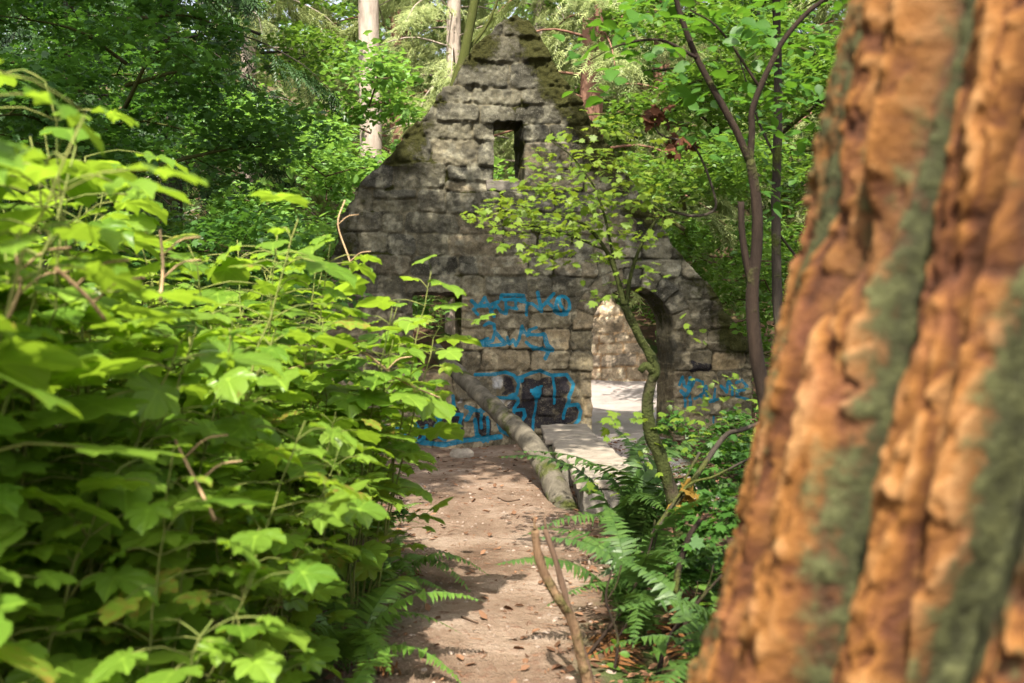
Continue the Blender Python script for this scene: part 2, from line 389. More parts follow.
def build_masonry(name, frame, U, V, mask, thick, mat, seed, moss_f, paint=None, arch=None, tint=None, lay=None, parent=None):
    O, T, N = frame
    sid, d, lu, lv, n = stone_layout(U, V, seed, **(lay or {}))
    if arch is not None:
        ac, sp, ar = arch
        rr = np.hypot(U - ac, V - sp); an = np.arctan2(V - sp, U - ac)
        ring = (V > sp - 0.02) & (rr < ar + 0.27) & (rr > ar - 0.03)
        nb = 9; k = np.floor(np.clip(an, 0, pi - 1e-3) / pi * nb).astype(int); fr = np.clip(an, 0, pi - 1e-3) / pi * nb - k
        de = np.minimum(np.minimum(fr, 1 - fr) * pi / nb * rr, ar + 0.27 - rr)
        d = np.where(ring, de, d); sid = np.where(ring, n + k, sid); n += nb + 1
        lu = np.where(ring, fr * 2 - 1, lu); lv = np.where(ring, 0, lv)
    rs = np.random.RandomState(seed); off = rs.uniform(-0.028, 0.03, n + 2)[sid]; tu = rs.uniform(-0.018, 0.018, n + 2)[sid]; tv = rs.uniform(-0.02, 0.02, n + 2)[sid]
    tone = rs.uniform(0, 1, n + 2)[sid]; hue = rs.uniform(0, 1, n + 2)[sid]
    f = sstep(0.000, 0.017, d + 0.012 * fbm(U * 14, V * 14, 0, seed + 4, 3))
    rough = 0.045 * fbm(U * 5 + sid * 3.7, V * 5, 0, seed + 7, 4) + 0.014 * fbm(U * 22, V * 22, 0, seed + 8, 3)
    H = f * (0.032 + 0.5 * off + tu * lu + tv * lv + rough) + (1 - f) * 0.012 * fbm(U * 9, V * 9, 0, seed + 9, 3)
    ms = moss_f(U, V, f)
    H = H + ms * (0.025 + 0.03 * fbm(U * 16, V * 16, 0, seed + 12, 3))
    a = np.array((0.165, 0.155, 0.122)); b = np.array((0.085, 0.083, 0.074)); c = np.array((0.25, 0.21, 0.155))
    colr = a + (b - a) * tone[..., None]; colr = colr + (c - colr) * (sstep(0.62, 1.0, hue) * 0.7)[..., None]
    colr = colr * (1 + 0.8 * fbm(U * 3, V * 3, 2, seed + 14, 4))[..., None]
    mort = (np.array((0.04, 0.037, 0.029)) + np.array((0.15, 0.135, 0.10)) * sstep(-0.4, 0.25, fbm(U * 1.8, V * 1.8, 9, seed + 18, 3))[..., None]) * (1 + 0.45 * fbm(U * 6, V * 6, 4, seed + 15, 3))[..., None]
    colr = colr * f[..., None] + mort * (1 - f[..., None])
    lich = sstep(0.15, 0.40, fbm(U * 9, V * 9, 6, seed + 16, 5)) * 0.6
    colr = colr + (np.array((0.33, 0.32, 0.27)) - colr) * lich[..., None]
    if tint is not None: colr = tint(U, V, colr, f)
    colr = np.clip(colr, 0.02, 0.7)
    # faces, border
    ny, nx = U.shape; idx = np.arange(nx * ny).reshape(ny, nx)
    cm = mask[:-1, :-1] & mask[1:, :-1] & mask[:-1, 1:] & mask[1:, 1:]
    q = np.stack([idx[:-1, :-1], idx[:-1, 1:], idx[1:, 1:], idx[1:, :-1]], -1)[cm]
    e = np.concatenate([q[:, [0, 1]], q[:, [1, 2]], q[:, [2, 3]], q[:, [3, 0]]])
    key = np.sort(e, 1); kk = key[:, 0].astype(np.int64) * (nx * ny) + key[:, 1]
    uq, first, cnt = np.unique(kk, return_index=True, return_counts=True)
    be = e[first[cnt == 1]]
    u = U.ravel().copy(); v = V.ravel().copy()
    bv = np.unique(be)
    for it in range(4):
        su = np.zeros_like(u); sv = np.zeros_like(v); c = np.zeros_like(u)
        for i, j in ((0, 1), (1, 0)):
            np.add.at(su, be[:, i], u[be[:, j]]); np.add.at(sv, be[:, i], v[be[:, j]]); np.add.at(c, be[:, i], 1)
        u[bv] = 0.5 * u[bv] + 0.5 * su[bv] / c[bv]; v[bv] = 0.5 * v[bv] + 0.5 * sv[bv] / c[bv]
    used, inv = np.unique(q, return_inverse=True); q = inv.reshape(-1, 4)
    mp = np.full(nx * ny, -1); mp[used] = np.arange(len(used)); be = mp[be]
    u = u[used]; v = v[used]; Hf = H.ravel()[used]; nU = len(used)
    def pos(u, v, w): return O + u[:, None] * T + np.array((0, 0, 1.0)) * v[:, None] + w[:, None] * N
    Hb = -thick + 0.06 * fbm(u * 3, v * 3, 8, seed + 20, 4)
    Vs = [pos(u, v, Hf)]; bu = np.unique(be); K = 16
    bm_ = np.full(nU, -1); bm_[bu] = np.arange(len(bu))
    for k in range(1, K):
        s = k / K; wdep = Hf[bu] * (1 - s) + Hb[bu] * s; am = 0.09 * min(1, 3 * s, 3 * (1 - s))
        Vs.append(pos(u[bu] + am * fbm(u[bu] * 4, v[bu] * 4, s * 3, seed + 30, 4), v[bu] + am * fbm(u[bu] * 4, v[bu] * 4, s * 3 + 9, seed + 31, 4), wdep))
    Vs.append(pos(u, v, Hb)); nb_ = len(bu)
    def layer(ids, k): return ids if k == 0 else (nU + (K - 1) * nb_ + ids if k == K else nU + (k - 1) * nb_ + bm_[ids])
    fs = [q]
    for k in range(K): fs.append(np.stack([layer(be[:, 1], k), layer(be[:, 0], k), layer(be[:, 0], k + 1), layer(be[:, 1], k + 1)], -1))
    fs.append((q + nU + (K - 1) * nb_)[:, ::-1])
    cf = colr.reshape(-1, 3)[used]; mf = ms.ravel()[used]
    rimc = np.concatenate([cf[bu] * (0.9 + 0.35 * fbm(u[bu] * 5, v[bu] * 5, k * .3, seed + 40, 3))[:, None] for k in range(1, K)])
    # moss on upward-facing rim
    rimm = np.concatenate([np.clip(mf[bu] * 0.6 + 0.55 * (v[bu] > 1.4) + 0.5 * fbm(u[bu] * 3, v[bu] * 3, k * .25, seed + 41, 3) - 0.15, 0, 1) for k in range(1, K)])
    z = np.full((len(Vs[0]), 3), -1.0) if paint is None else paint(u, v, f.ravel()[used])
    pz = np.concatenate([z, np.full((nb_ * (K - 1) + nU, 3), -1.0)])
    att = {'col': np.concatenate([cf, rimc, cf]), 'moss': np.concatenate([mf, rimm, mf]), 'paint': pz}
    return link(name, mesh_data(name, np.concatenate(Vs), fs, mat, True, att), parent)

t = NT("rubble_masonry"); P = t.obj()
c = t.attr("col").outputs["Color"]; ms = t.attr("moss").outputs["Fac"]; pa = t.n("ShaderNodeSeparateColor"); t.l(t.attr("paint").outputs["Color"], pa.inputs[0])
nA = t.noise(15, 10, 0.78, P); nB = t.noise(70, 5, 0.7, P); nC = t.noise(4, 6, 0.65, P)
c = t.mix(1.0, c, t.ramp(nA.outputs[0], [(0.30, (0.50, 0.50, 0.50)), (0.5, (1, 1, 1)), (0.70, (1.65, 1.62, 1.52))]), 'MULTIPLY')
c = t.mix(t.math('MULTIPLY', t.range(nB.outputs[0], 0.56, 0.68), 0.6), c, (0.36, 0.34, 0.28))
c = t.mix(t.math('MULTIPLY', t.range(nC.outputs[0], 0.52, 0.66), 0.6), c, (0.05, 0.048, 0.04))
pn = t.math('MULTIPLY', t.math('SUBTRACT', nA.outputs[0], 0.5), 1.2)
wear = t.range(t.math('ADD', nB.outputs[0], t.math('MULTIPLY', nA.outputs[0], 0.7)), 0.84, 1.06)
keep = t.math('SUBTRACT', 1.0, t.math('MULTIPLY', wear, 0.45))
for k, cc, a, b, wf in ((2, (0.60, 0.60, 0.60), -0.25, 0.35, 0.75), (1, (0.018, 0.016, 0.024), -0.1, 0.35, 0.92), (0, (0.009, 0.20, 0.32), -0.15, 0.1, 0.93)):
    m = t.range(t.math('ADD', pa.outputs[k], t.math('MULTIPLY', pn, 1.0 if k else 0.35)), a, b)
    m = t.math('MULTIPLY', t.math('MULTIPLY', m, keep), wf)
    c = t.mix(m, c, cc)
mm = t.range(t.math('ADD', ms, t.math('MULTIPLY', t.math('SUBTRACT', nA.outputs[0], 0.5), 1.3)), 0.35, 0.65)
mc = t.ramp(nB.outputs[0], [(0.3, (0.025, 0.028, 0.008)), (0.55, (0.07, 0.07, 0.018)), (0.8, (0.13, 0.115, 0.035))])
c = t.mix(mm, c, mc)
h = t.math('ADD', t.math('ADD', nA.outputs[0], t.math('MULTIPLY', nB.outputs[0], 0.5)), t.math('MULTIPLY', mm, nB.outputs[0]))
M['masonry'] = t.done(t.principled(c, 0.93, 0.15, t.bump(h, 1.0, 0.05)).outputs[0])

outline = uvs([(286, 452), (288, 345), (318, 300), (333, 258), (341, 228), (346, 208), (359, 188), (377, 170), (391, 155), (404, 138), (419, 121), (427, 110),
               (439, 95), (452, 84), (460, 66), (476, 46), (490, 33), (500, 22), (513, 13), (526, 21), (536, 34), (556, 67), (580, 102), (604, 140), (630, 180),
               (654, 215), (677, 250), (706, 282), (733, 320), (750, 346), (753, 360), (752, 470), (286, 470)])
win = uvs([(494, 122), (523, 122), (523, 180), (494, 180)])
low = uvs([(413, 293), (461, 293), (461, 372), (413, 372)])
(al, _), (ar_, _) = px2uv(592, 380), px2uv(672, 380)
ac = (al + ar_) / 2; arad = (ar_ - al) / 2; sp = px2uv(632, 288)[1] - arad
GRID = 0.0155
uu = np.arange(outline[:, 0].min() - 0.15, outline[:, 0].max() + 0.15, GRID); vv = np.arange(-0.25, outline[:, 1].max() + 0.12, GRID)
U, V = np.meshgrid(uu, vv)
sid0 = stone_layout(U, V, 7)[0]
jit = np.random.RandomState(3).uniform(-1, 1, (sid0.max() + 2, 2))[sid0]
fade = sstep(0.6, 1.4, V)
right = sstep(-0.1, 0.4, U)
jamp = fade * (0.040 * (1 - right) + 0.015 * right)
Um = U + jamp * jit[..., 0] + fade * 0.032 * fbm(U * 7, V * 7, 0, 51, 4); Vm = V + jamp * jit[..., 1] + fade * 0.035 * fbm(U * 6, V * 6, 0, 52, 4)
mask = inpoly(Um, Vm, outline)
Uo = U + 0.012 * fbm(U * 9, V * 9, 0, 53, 3); Vo = V + 0.012 * fbm(U * 9, V * 9, 0, 54, 3)
mask &= ~inpoly(Uo, Vo, win) & ~inpoly(Uo, Vo, low)
mask &= ~(((np.abs(Uo - ac) < arad) & (Vo < sp)) | ((np.hypot(Uo - ac, Vo - sp) < arad) & (Vo >= sp)))

def rim_d(u, v): return segdist(u, v, outline[1:30])
def moss_main(u, v, f):
    m = sstep(0.75, 0.05, rim_d(u, v)) * sstep(0.7, 1.4, v) * (0.55 + 0.45 * sstep(-0.2, 0.6, u)) + sstep(4.4, 5.2, v) * 0.4
    patch = sstep(0.02, 0.3, fbm(u * 1.9, v * 2.6, 1, 61, 4)) * sstep(1.5, 2.6, v) * 0.75
    return np.clip(m * (0.55 + 0.8 * fbm(u * 2.4, v * 2.4, 2, 62, 4)) + patch * (0.4 + 0.6 * (1 - f)), 0, 1)
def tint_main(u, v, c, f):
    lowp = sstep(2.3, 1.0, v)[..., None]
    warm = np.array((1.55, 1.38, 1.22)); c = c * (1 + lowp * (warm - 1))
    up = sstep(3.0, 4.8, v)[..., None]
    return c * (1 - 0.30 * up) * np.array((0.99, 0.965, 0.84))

# the writing, traced stroke by stroke on the wall's face
def Z1(l): return uvs([(460 + x / 8.533, 282 + y / 8.533) for x, y in l])
def Z2(l): return uvs([(380 + x / 4.655, 355 + y / 4.655) for x, y in l])
def Z3(l): return uvs([(470 + x / 8.533, 355 + y / 8.533) for x, y in l])
def Z4(l): return uvs([(660 + x / 9.76, 355 + y / 9.76) for x, y in l])
O_ = [(870 + 62 * cos(a), 200 + 80 * sin(a)) for a in np.linspace(0, 2 * pi, 22)]
blue = [(Z1(l), wd) for l, wd in (
    ([(95, 160), (140, 205), (250, 200), (320, 170)], .024), ([(210, 130), (160, 200), (112, 232), (150, 275)], .022), ([(210, 140), (250, 210), (290, 292)], .022), ([(255, 255), (300, 210)], .018),
    ([(300, 200), (350, 258), (385, 270)], .02), ([(385, 180), (390, 270)], .02),
    ([(345, 145), (350, 112), (450, 110), (540, 116), (550, 150), (370, 150)], .022), ([(440, 112), (470, 150)], .02),
    ([(390, 270), (405, 215), (485, 230)], .018), ([(470, 160), (475, 230)], .018), ([(562, 280), (572, 180)], .024), ([(510, 165), (575, 180), (620, 190)], .02),
    ([(610, 185), (690, 250)], .022), ([(690, 250), (660, 90)], .024), ([(700, 205), (735, 165), (800, 100)], .022), ([(740, 170), (780, 215), (820, 270)], .022),
    (O_, .024), ([(835, 140), (850, 200), (905, 275)], .022),
    ([(205, 370), (240, 346), (290, 360), (297, 430), (280, 500), (180, 530), (150, 515), (240, 480)], .02), ([(160, 537), (280, 542), (380, 530)], .022), ([(310, 440), (380, 522)], .026),
    ([(400, 470), (420, 532), (450, 490), (470, 542), (502, 480)], .02), ([(502, 472), (525, 375), (572, 462)], .019), ([(515, 430), (560, 432)], .017),
    ([(650, 388), (590, 410), (592, 448), (680, 450), (712, 440)], .02), ([(560, 512), (620, 572), (700, 562)], .02), ([(720, 452), (740, 540), (785, 582)], .03),
    ([(600, 550), (760, 588)], .022), ([(745, 600), (722, 652)], .026))]
blue += [(Z3(l), wd) for l, wd in (
    ([(40, 165), (200, 163), (300, 145), (370, 170), (410, 240), (395, 330), (330, 347)], .017), ([(230, 365), (400, 365), (410, 400), (370, 460), (365, 540)], .017),
    ([(370, 470), (460, 465), (470, 520), (415, 600)], .017), ([(420, 190), (470, 170), (590, 130), (690, 172), (820, 165), (880, 250), (840, 370), (830, 430), (910, 420), (945, 480), (930, 550), (870, 612)], .019),
    ([(412, 195), (440, 215)], .024), ([(700, 190), (715, 300), (710, 412)], .015), ([(820, 420), (790, 540)], .016), ([(566, 380), (545, 520), (525, 650)], .014), ([(120, 475), (0, 470)], .018), ([(870, 640), (840, 680)], .018))]
blue += [(Z2(l), wd) for l, wd in (
    ([(340, 190), (345, 240), (310, 280)], .018), ([(300, 275), (380, 275), (360, 365)], .018), ([(400, 240), (432, 252), (400, 300)], .022), ([(500, 290), (500, 400)], .016), ([(470, 250), (470, 340)], .015),
    ([(-40, 380), (30, 390), (160, 402), (200, 390), (215, 330)], .02), ([(190, 405), (300, 416), (400, 395), (560, 380)], .026), ([(230, 250), (280, 300), (240, 360), (300, 390)], .022), ([(60, 330), (120, 350), (90, 395)], .026), ([(440, 300), (450, 370), (480, 400)], .022), ([(150, 300), (180, 350), (150, 400)], .024), ([(540, 290), (560, 350), (600, 370)], .018), ([(-60, 300), (20, 330)], .02))]
blue += [(Z4(l), wd) for l, wd in (
    ([(185, 290), (215, 215), (235, 300), (270, 330), (285, 220), (320, 260), (290, 340)], .017), ([(195, 350), (235, 400), (280, 330)], .02), ([(235, 400), (235, 500)], .015), ([(290, 400), (285, 530)], .018),
    ([(335, 430), (420, 370), (410, 260), (340, 240)], .014), ([(380, 390), (430, 440)], .014), ([(440, 300), (455, 430), (520, 450), (530, 330)], .014), ([(480, 455), (560, 430)], .014),
    ([(590, 300), (640, 360), (660, 240), (700, 300), (690, 390)], .016), ([(740, 270), (790, 245), (840, 300), (800, 340), (735, 350), (740, 402), (845, 430)], .016), ([(520, 600), (520, 660)], .012), ([(780, 650), (820, 660)], .014))]
bfill = [Z3([(500, 295), (620, 250), (595, 372), (545, 372)])]
black = [Z3([(280, 160), (380, 180), (392, 330), (265, 345)]), Z3([(430, 205), (640, 170), (840, 180), (865, 300), (825, 420), (930, 440), (930, 540), (780, 610), (440, 640), (420, 400)]),
         Z2([(290, 225), (350, 230), (400, 300), (380, 390), (110, 400), (120, 320)]), Z2([(440, 250), (520, 300), (520, 380), (440, 390)]), Z4([(285, 45), (510, 70), (500, 160), (265, 165)]), Z3([(370, 370), (480, 420), (440, 640), (330, 560), (300, 440)])]
white = [Z3([(170, 185), (300, 165), (290, 345), (190, 290)]), Z3([(220, 370), (390, 370), (350, 470), (300, 450)]), Z2([(365, 190), (390, 200), (385, 225), (365, 225)])]
qmark = Z4([(890, 262), (950, 270), (905, 330), (900, 380)])
def paint_main(u, v, f):
    r = np.full((len(u), 3), -1.0)
    su = u + 0.006 * fbm(u * 20, v * 20, 0, 71, 2); sv = v + 0.006 * fbm(u * 20, v * 20, 5, 72, 2)
    near = v < 2.2
    U_, V_ = su[near], sv[near]; b = np.full(U_.shape, -1.0)
    for pts, wd in blue: b = np.maximum(b, (wd * (1.25 if pts[:, 1].mean() < 1.05 else 0.98) - segdist(U_, V_, pts)) / 0.016)
    for p in bfill: b = np.where(inpoly(U_, V_, p), 1.0, b)
    k = np.full(U_.shape, -1.0); wv = np.full(U_.shape, -1.0)
    pat = 0.62 + 1.3 * fbm(U_ * 5.5, V_ * 5.5, 0, 73, 4)
    for p in black:
        e = segdist(U_, V_, np.concatenate([p, p[:1]])); ins = inpoly(U_, V_, p)
        k = np.maximum(k, np.where(ins, np.clip(e / 0.05, 0, 1), -np.clip(e / 0.05, 0, 1)) * 0.8 - 0.5 + pat)
        k = np.where(~ins & (e > 0.05), np.minimum(k, -0.3) if p is black[0] else k, k)
    k = np.maximum(k, (0.016 - segdist(U_, V_, qmark)) / 0.02)
    for p in white:
        e = segdist(U_, V_, np.concatenate([p, p[:1]])); ins = inpoly(U_, V_, p)
        wv = np.maximum(wv, np.where(ins, np.clip(e / 0.10, 0, 1), -1) * 0.7 + 0.8 * (pat - 0.62) - 0.15)
    inany = np.zeros(U_.shape, bool)
    for p in black: inany |= inpoly(U_, V_, p)
    k = np.where(inany | (segdist(U_, V_, qmark) < 0.03), k, -1.0)
    r[near, 0] = np.clip(b, -1, 1.5); r[near, 1] = np.clip(k, -1, 1.2); r[near, 2] = np.clip(wv, -1, 1.2)
    return r

ruin = empty("ruined_gable_wall", tuple(WO), 0)
tag(ruin, "tall ruined stone gable wall with arched doorway, small window and blue graffiti", "ruin")
Wfr = (np.zeros(3), WT, WN)
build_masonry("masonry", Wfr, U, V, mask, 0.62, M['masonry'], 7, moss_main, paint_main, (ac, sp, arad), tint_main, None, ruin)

def box_v(c, s, bev=0.015, seed=0, rough=0.01, n=10):
    """A rough stone block: subdivided rounded box."""
    g = np.linspace(-1, 1, n); V = []; Fq = []; k = 0
    for ax in range(3):
        for sg in (-1, 1):
            A, B = np.meshgrid(g, g); p = np.zeros((n * n, 3)); p[:, ax] = sg
            p[:, (ax + 1) % 3] = A.ravel(); p[:, (ax + 2) % 3] = B.ravel() * sg
            V.append(p); i = np.arange(n * n).reshape(n, n)
            Fq.append(np.stack([i[:-1, :-1], i[:-1, 1:], i[1:, 1:], i[1:, :-1]], -1).reshape(-1, 4) + k); k += n * n
    V = np.concatenate(V); s = np.asarray(s, float) / 2; p = V * s; inn = np.clip(p, -(s - bev), s - bev); dd = p - inn
    L = np.linalg.norm(dd, axis=1, keepdims=True); p = np.where(L > 1e-9, inn + dd / np.maximum(L, 1e-9) * np.minimum(L, bev), p)
    q = p + np.asarray(c); nr = np.stack([fbm(q[:, 0] * 7, q[:, 1] * 7, q[:, 2] * 7, seed + j, 3) for j in range(3)], -1)
    return q + rough * 1.6 * nr, np.concatenate(Fq)
def wall_block(name, uvc, size, wdep, mat, seed, rough=0.012, parent=None):
    V, Fq = box_v((uvc[0], -wdep, uvc[1]), size, 0.02, seed, rough)
    Wp = V[:, :1] * WT - V[:, 1:2] * (-WN) * -1 * 0 + V[:, 2:3] * np.array((0, 0, 1.0)) + (V[:, 1:2] * -1) * -WN * -1 * 0
    Wp = V[:, :1] * WT + V[:, 2:3] * np.array((0, 0, 1.0)) + V[:, 1:2] * WN
    return link(name, mesh_data(name, Wp, [Fq], mat, True), parent)
def stone_mat(name, c1, c2, mossy=0.3):
    t = NT(name); P = t.obj(); a = t.noise(7, 8, 0.68, P); b = t.noise(60, 4, 0.6, P); m = t.noise(2.6, 5, 0.6, P)
    col = t.ramp(a.outputs[0], [(0.3, c1), (0.7, c2)])
    col = t.mix(t.math('MULTIPLY', t.range(b.outputs[0], 0.58, 0.7), 0.4), col, tuple(x * 1.35 for x in c2))
    col = t.mix(t.math('MULTIPLY', t.range(m.outputs[0], 0.66 - 0.3 * mossy, 0.74 - 0.2 * mossy), min(1, mossy * 2)), col, (0.05, 0.055, 0.015))
    return t.done(t.principled(col, 0.93, 0.15, t.bump(t.math('ADD', a.outputs[0], t.math('MULTIPLY', b.outputs[0], 0.5)), 0.8, 0.02)).outputs[0])
M['sill'] = stone_mat("sill_stone", (0.09, 0.082, 0.068), (0.19, 0.17, 0.14), 0.3)
M['slab'] = stone_mat("slab_stone", (0.16, 0.135, 0.105), (0.30, 0.26, 0.21), 0.16)
M['grit'] = stone_mat("grit_stone", (0.12, 0.09, 0.07), (0.34, 0.27, 0.22), 0.0)
M['pale_stone'] = stone_mat("pale_stone", (0.30, 0.23, 0.19), (0.50, 0.41, 0.35), 0.1)
s = px2uv(508, 186)
wall_block("window_sill", (s[0], s[1]), (0.58, 0.50, 0.14), 0.20, M['sill'], 80, parent=ruin)
s = px2uv(437, 291)
wall_block("timber_lintel", (s[0], s[1]), (0.78, 0.40, 0.09), 0.24, M['wood_old'], 82, 0.006, parent=ruin)

# rear wall of the ruin, seen through the doorway
RA = radians(-14)
RT = np.array((cos(RA), sin(RA), 0)); RN = np.array((sin(RA), -cos(RA), 0))
rc = at(632, 383, 19.6); RO = np.array((rc[0], 19.6, gz1(rc[0], 19.6)))
u2 = np.arange(-4.4, 1.2, 0.03); v2 = np.arange(-0.4, 3.4, 0.03); U2, V2 = np.meshgrid(u2, v2)
out2 = np.array([(-2.7, -0.3), (-2.75, 1.4), (-2.4, 2.3), (-1.9, 2.5), (-1.1, 2.05), (-0.62, 1.95), (-0.3, 1.55), (0.0, 1.05), (0.25, 0.75), (0.45, 0.45), (0.55, -0.3)])
m2 = inpoly(U2 + 0.1 * fbm(U2 * 5, V2 * 5, 0, 91, 3), V2 + 0.1 * fbm(U2 * 5, V2 * 5, 0, 92, 3), out2)
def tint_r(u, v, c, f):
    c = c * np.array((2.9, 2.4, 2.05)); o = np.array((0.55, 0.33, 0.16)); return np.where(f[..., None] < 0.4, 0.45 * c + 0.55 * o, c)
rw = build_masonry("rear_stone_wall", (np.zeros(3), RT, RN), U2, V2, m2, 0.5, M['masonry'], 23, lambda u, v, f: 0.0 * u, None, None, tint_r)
rw.location = tuple(RO); tag(rw, "sunlit broken stone wall with orange mortar seen through the arched doorway", "stone wall")

# low stone kerb from the doorway towards the viewer
kerb = empty("stone_ledge", (0.85, 8.2, 0)); tag(kerb, "low ledge of flat stone slabs running from the doorway past the leaning log", "stone ledge")
rk = random.Random(5)
for i, (ya, yb) in enumerate(((7.95, 9.35), (9.38, 10.9), (10.93, 12.45))):
    ym = (ya + yb) / 2; xc = np.interp(ym, [7.9, 12.5], [0.83, 0.62]); zz = gz1(xc, ym)
    V_, Fq = box_v((xc - 0.85, ym - 8.2, zz + 0.26), (0.54 + 0.05 * rk.random(), yb - ya, 0.085), 0.025, 100 + i, 0.014, 14)
    link("cap_slab", mesh_data("cap_slab", V_, [Fq], M['slab'], True), kerb)
    for k in range(4):
        y0 = ya + (yb - ya) * (k + 0.5) / 4
        V_, Fq = box_v((xc - 0.85 + 0.02 * rk.uniform(-1, 1), y0 - 8.2, zz + 0.085), (0.47, (yb - ya) / 4 - 0.012, 0.28), 0.03, 110 + i * 5 + k, 0.018, 8)
        link("base_stone", mesh_data("base_stone", V_, [Fq], M['sill'], True), kerb)

# loose stones
for (px, py, Yd, sz, lab) in ((461, 411, 11.6, 0.26, "loose flat brown stone on the dirt below the graffiti"),
                              (607, 470, 10.4, 0.22, "pale loose stone on the floor beside the ledge"),
                              (712, 616, 0.0, 0.0, "")):
    if not sz: continue
    x = (px - 512) / F * Yd; V_, Fq = box_v((0, 0, 0), (sz, sz * 0.7, sz * 0.45), sz * 0.2, int(px), 0.03, 10)
    o = link("loose_stone", mesh_data("loose_stone", V_, [Fq], M['slab'], True), None, (x, Yd, gz1(x, Yd) + sz * 0.12)); o.rotation_euler = (0.1, 0.05, 0.6)
    tag(o, lab, "stone")

# leaning log
pA = at(570, 516, 8.3); pA[2] = gz1(pA[0], 8.3) - 0.10
wall_hit = WO + px2uv(434, 350)[0] * WT + np.array((0, 0, px2uv(434, 350)[1])) + WN * 0.16
lp = [at(560, 497, 8.75), at(547, 470, 9.25), at(528, 441, 9.85), at(500, 413, 10.6), at(468, 383, 11.4)]
mb = MB(); path = spline([pA] + lp + [wall_hit], 60) + 0.004 * np.random.RandomState(2).randn(60, 3)
mb.tube(path, np.linspace(0.116, 0.092, 60), 20, 0, 0.07, 4)
for k, dv in ((22, (-0.12, -0.05, 0.10)), (38, (0.05, -0.12, 0.06))): mb.tube([path[k], path[k] + np.array(dv), path[k] + 1.5 * np.array(dv)], [0.035, 0.026, 0.02], 8, 0, 0.2, k)
lg = link("leaning_log", mb.data("leaning_log", M['log'])); tag(lg, "smooth bent grey-brown log leaning from the path against the graffitied wall", "log")

# ------------------------------------------------------------------ leaves
def leaf_template(kind):
    if kind == 'berry':
        half = [(0.03, -0.02), (0.16, -0.15), (0.34, -0.20), (0.50, -0.10), (0.50, 0.02), (0.46, 0.10), (0.56, 0.20), (0.62, 0.42), (0.52, 0.47), (0.40, 0.51), (0.38, 0.66), (0.23, 0.84), (0.0, 1.02)]
        tips = {3, 7, 12}; sinus = {5, 9}
        pts = []
        for i in range(len(half) - 1):
            a = np.array(half[i]); b = np.array(half[i + 1]); pts.append((a, i)); L = np.linalg.norm(b - a)
            if L > 0.12:
                m = (a + b) / 2; nrm = np.array((b[1] - a[1], a[0] - b[0])) / L; pts.append((m + nrm * -0.0 + nrm * 0.022 * (-1 if i % 2 else 1), -1))
        pts.append((np.array(half[-1]), 12))
        R = [(p[0], p[1], i) for p, i in pts]; Lh = [(-x, y, i) for x, y, i in R[:-1]][::-1]
        ol = R + Lh; C = (0.0, 0.18)
        ring = np.array([(x, y) for x, y, _ in ol]); kind_i = [i for *_, i in ol]
        def zf(x, y, amp): return amp - 0.22 * (x * x + 0.8 * (y - 0.2) ** 2) + 0.06 * abs(x)
        zo = np.array([zf(x, y, 0.05 if i in sinus else (-0.04 if i in tips else 0.015)) for x, y, i in ol])
        mid = 0.55 * ring + 0.45 * np.array(C); zm = np.array([zf(x, y, (0.035 if i in sinus else (-0.03 if i in tips else 0.005))) for (x, y), i in zip(mid, kind_i)])
        n = len(ol)
        V = np.concatenate([[(C[0], C[1], -0.01)], np.c_[mid, zm], np.c_[ring, zo]])
        j = np.arange(n); j2 = (j + 1) % n
        f3 = [np.stack([0 * j, 1 + j, 1 + j2], -1), np.stack([1 + j, 1 + n + j, 1 + n + j2], -1), np.stack([1 + j, 1 + n + j2, 1 + j2], -1)]
        vein = np.concatenate([[1.0], [1.0 if i in tips else 0.0 for i in kind_i], [0.9 if i in tips else 0.0 for i in kind_i]])
        return V, np.concatenate(f3), vein
    if kind == 'maple':
        r = []
        for i, a in enumerate(np.linspace(-150, 150, 13)):
            rad_ = (0.55 if i % 2 == 0 else 0.34) * (1.0 if abs(a) < 100 else 0.72); r.append((rad_ * sin(radians(a)), 0.35 + rad_ * cos(radians(a)) * 1.1, -0.05 if i % 2 == 0 else 0.03))
        r = [(0, 0, 0)] + r; V = np.array([(0, 0.34, 0.0)] + r); n = len(r); j = np.arange(n); return V, np.stack([0 * j, 1 + j, 1 + (j + 1) % n], -1)[:, ::-1], np.zeros(len(V))
    if kind == 'oval':
        V = np.array([(0, 0, 0), (0.24, 0.14, 0.05), (0.36, 0.42, 0.07), (0.26, 0.72, 0.04), (0, 1, -0.06), (-0.26, 0.72, 0.04), (-0.36, 0.42, 0.07), (-0.24, 0.14, 0.05), (0, 0.45, 0.0)])
        f = [(8, 0, 1), (8, 1, 2), (8, 2, 3), (8, 3, 4), (8, 4, 5), (8, 5, 6), (8, 6, 7), (8, 7, 0)]
        return V, np.array(f), np.zeros(9)
    if kind == 'simple':
        V = np.array([(0, 0, 0), (0.3, 0.35, 0.05), (0.2, 0.75, 0.03), (0, 1, -0.05), (-0.2, 0.75, 0.03), (-0.3, 0.35, 0.05)])
        return V, np.array([(0, 1, 2), (0, 2, 3), (0, 3, 4), (0, 4, 5)]), np.zeros(6)
    if kind == 'spray':
        V = [(0, 0, 0)]; f = []
        V = [(0, 0, 0), (0, 1.0, -0.12)]
        for i in range(6):
            y = 0.08 + 0.14 * i + 0.03 * sin(i * 5.1); l = 0.24 * (1 - 0.72 * i / 6) * (1 + 0.35 * sin(i * 3.7))
            for sx in (-1, 1):
                k = len(V); V += [(0, y, -0.12 * y * y), (sx * l, y + 0.16, -0.05 - 0.1 * y), (0, y + 0.085, -0.12 * y * y)]
                f.append((k, k + 1, k + 2) if sx > 0 else (k, k + 2, k + 1))
        k = len(V); V += [(0.03, 0, 0), (-0.03, 0, 0)]; f.append((k, 1, k + 1))
        return np.array(V), np.array(f), np.zeros(len(V))
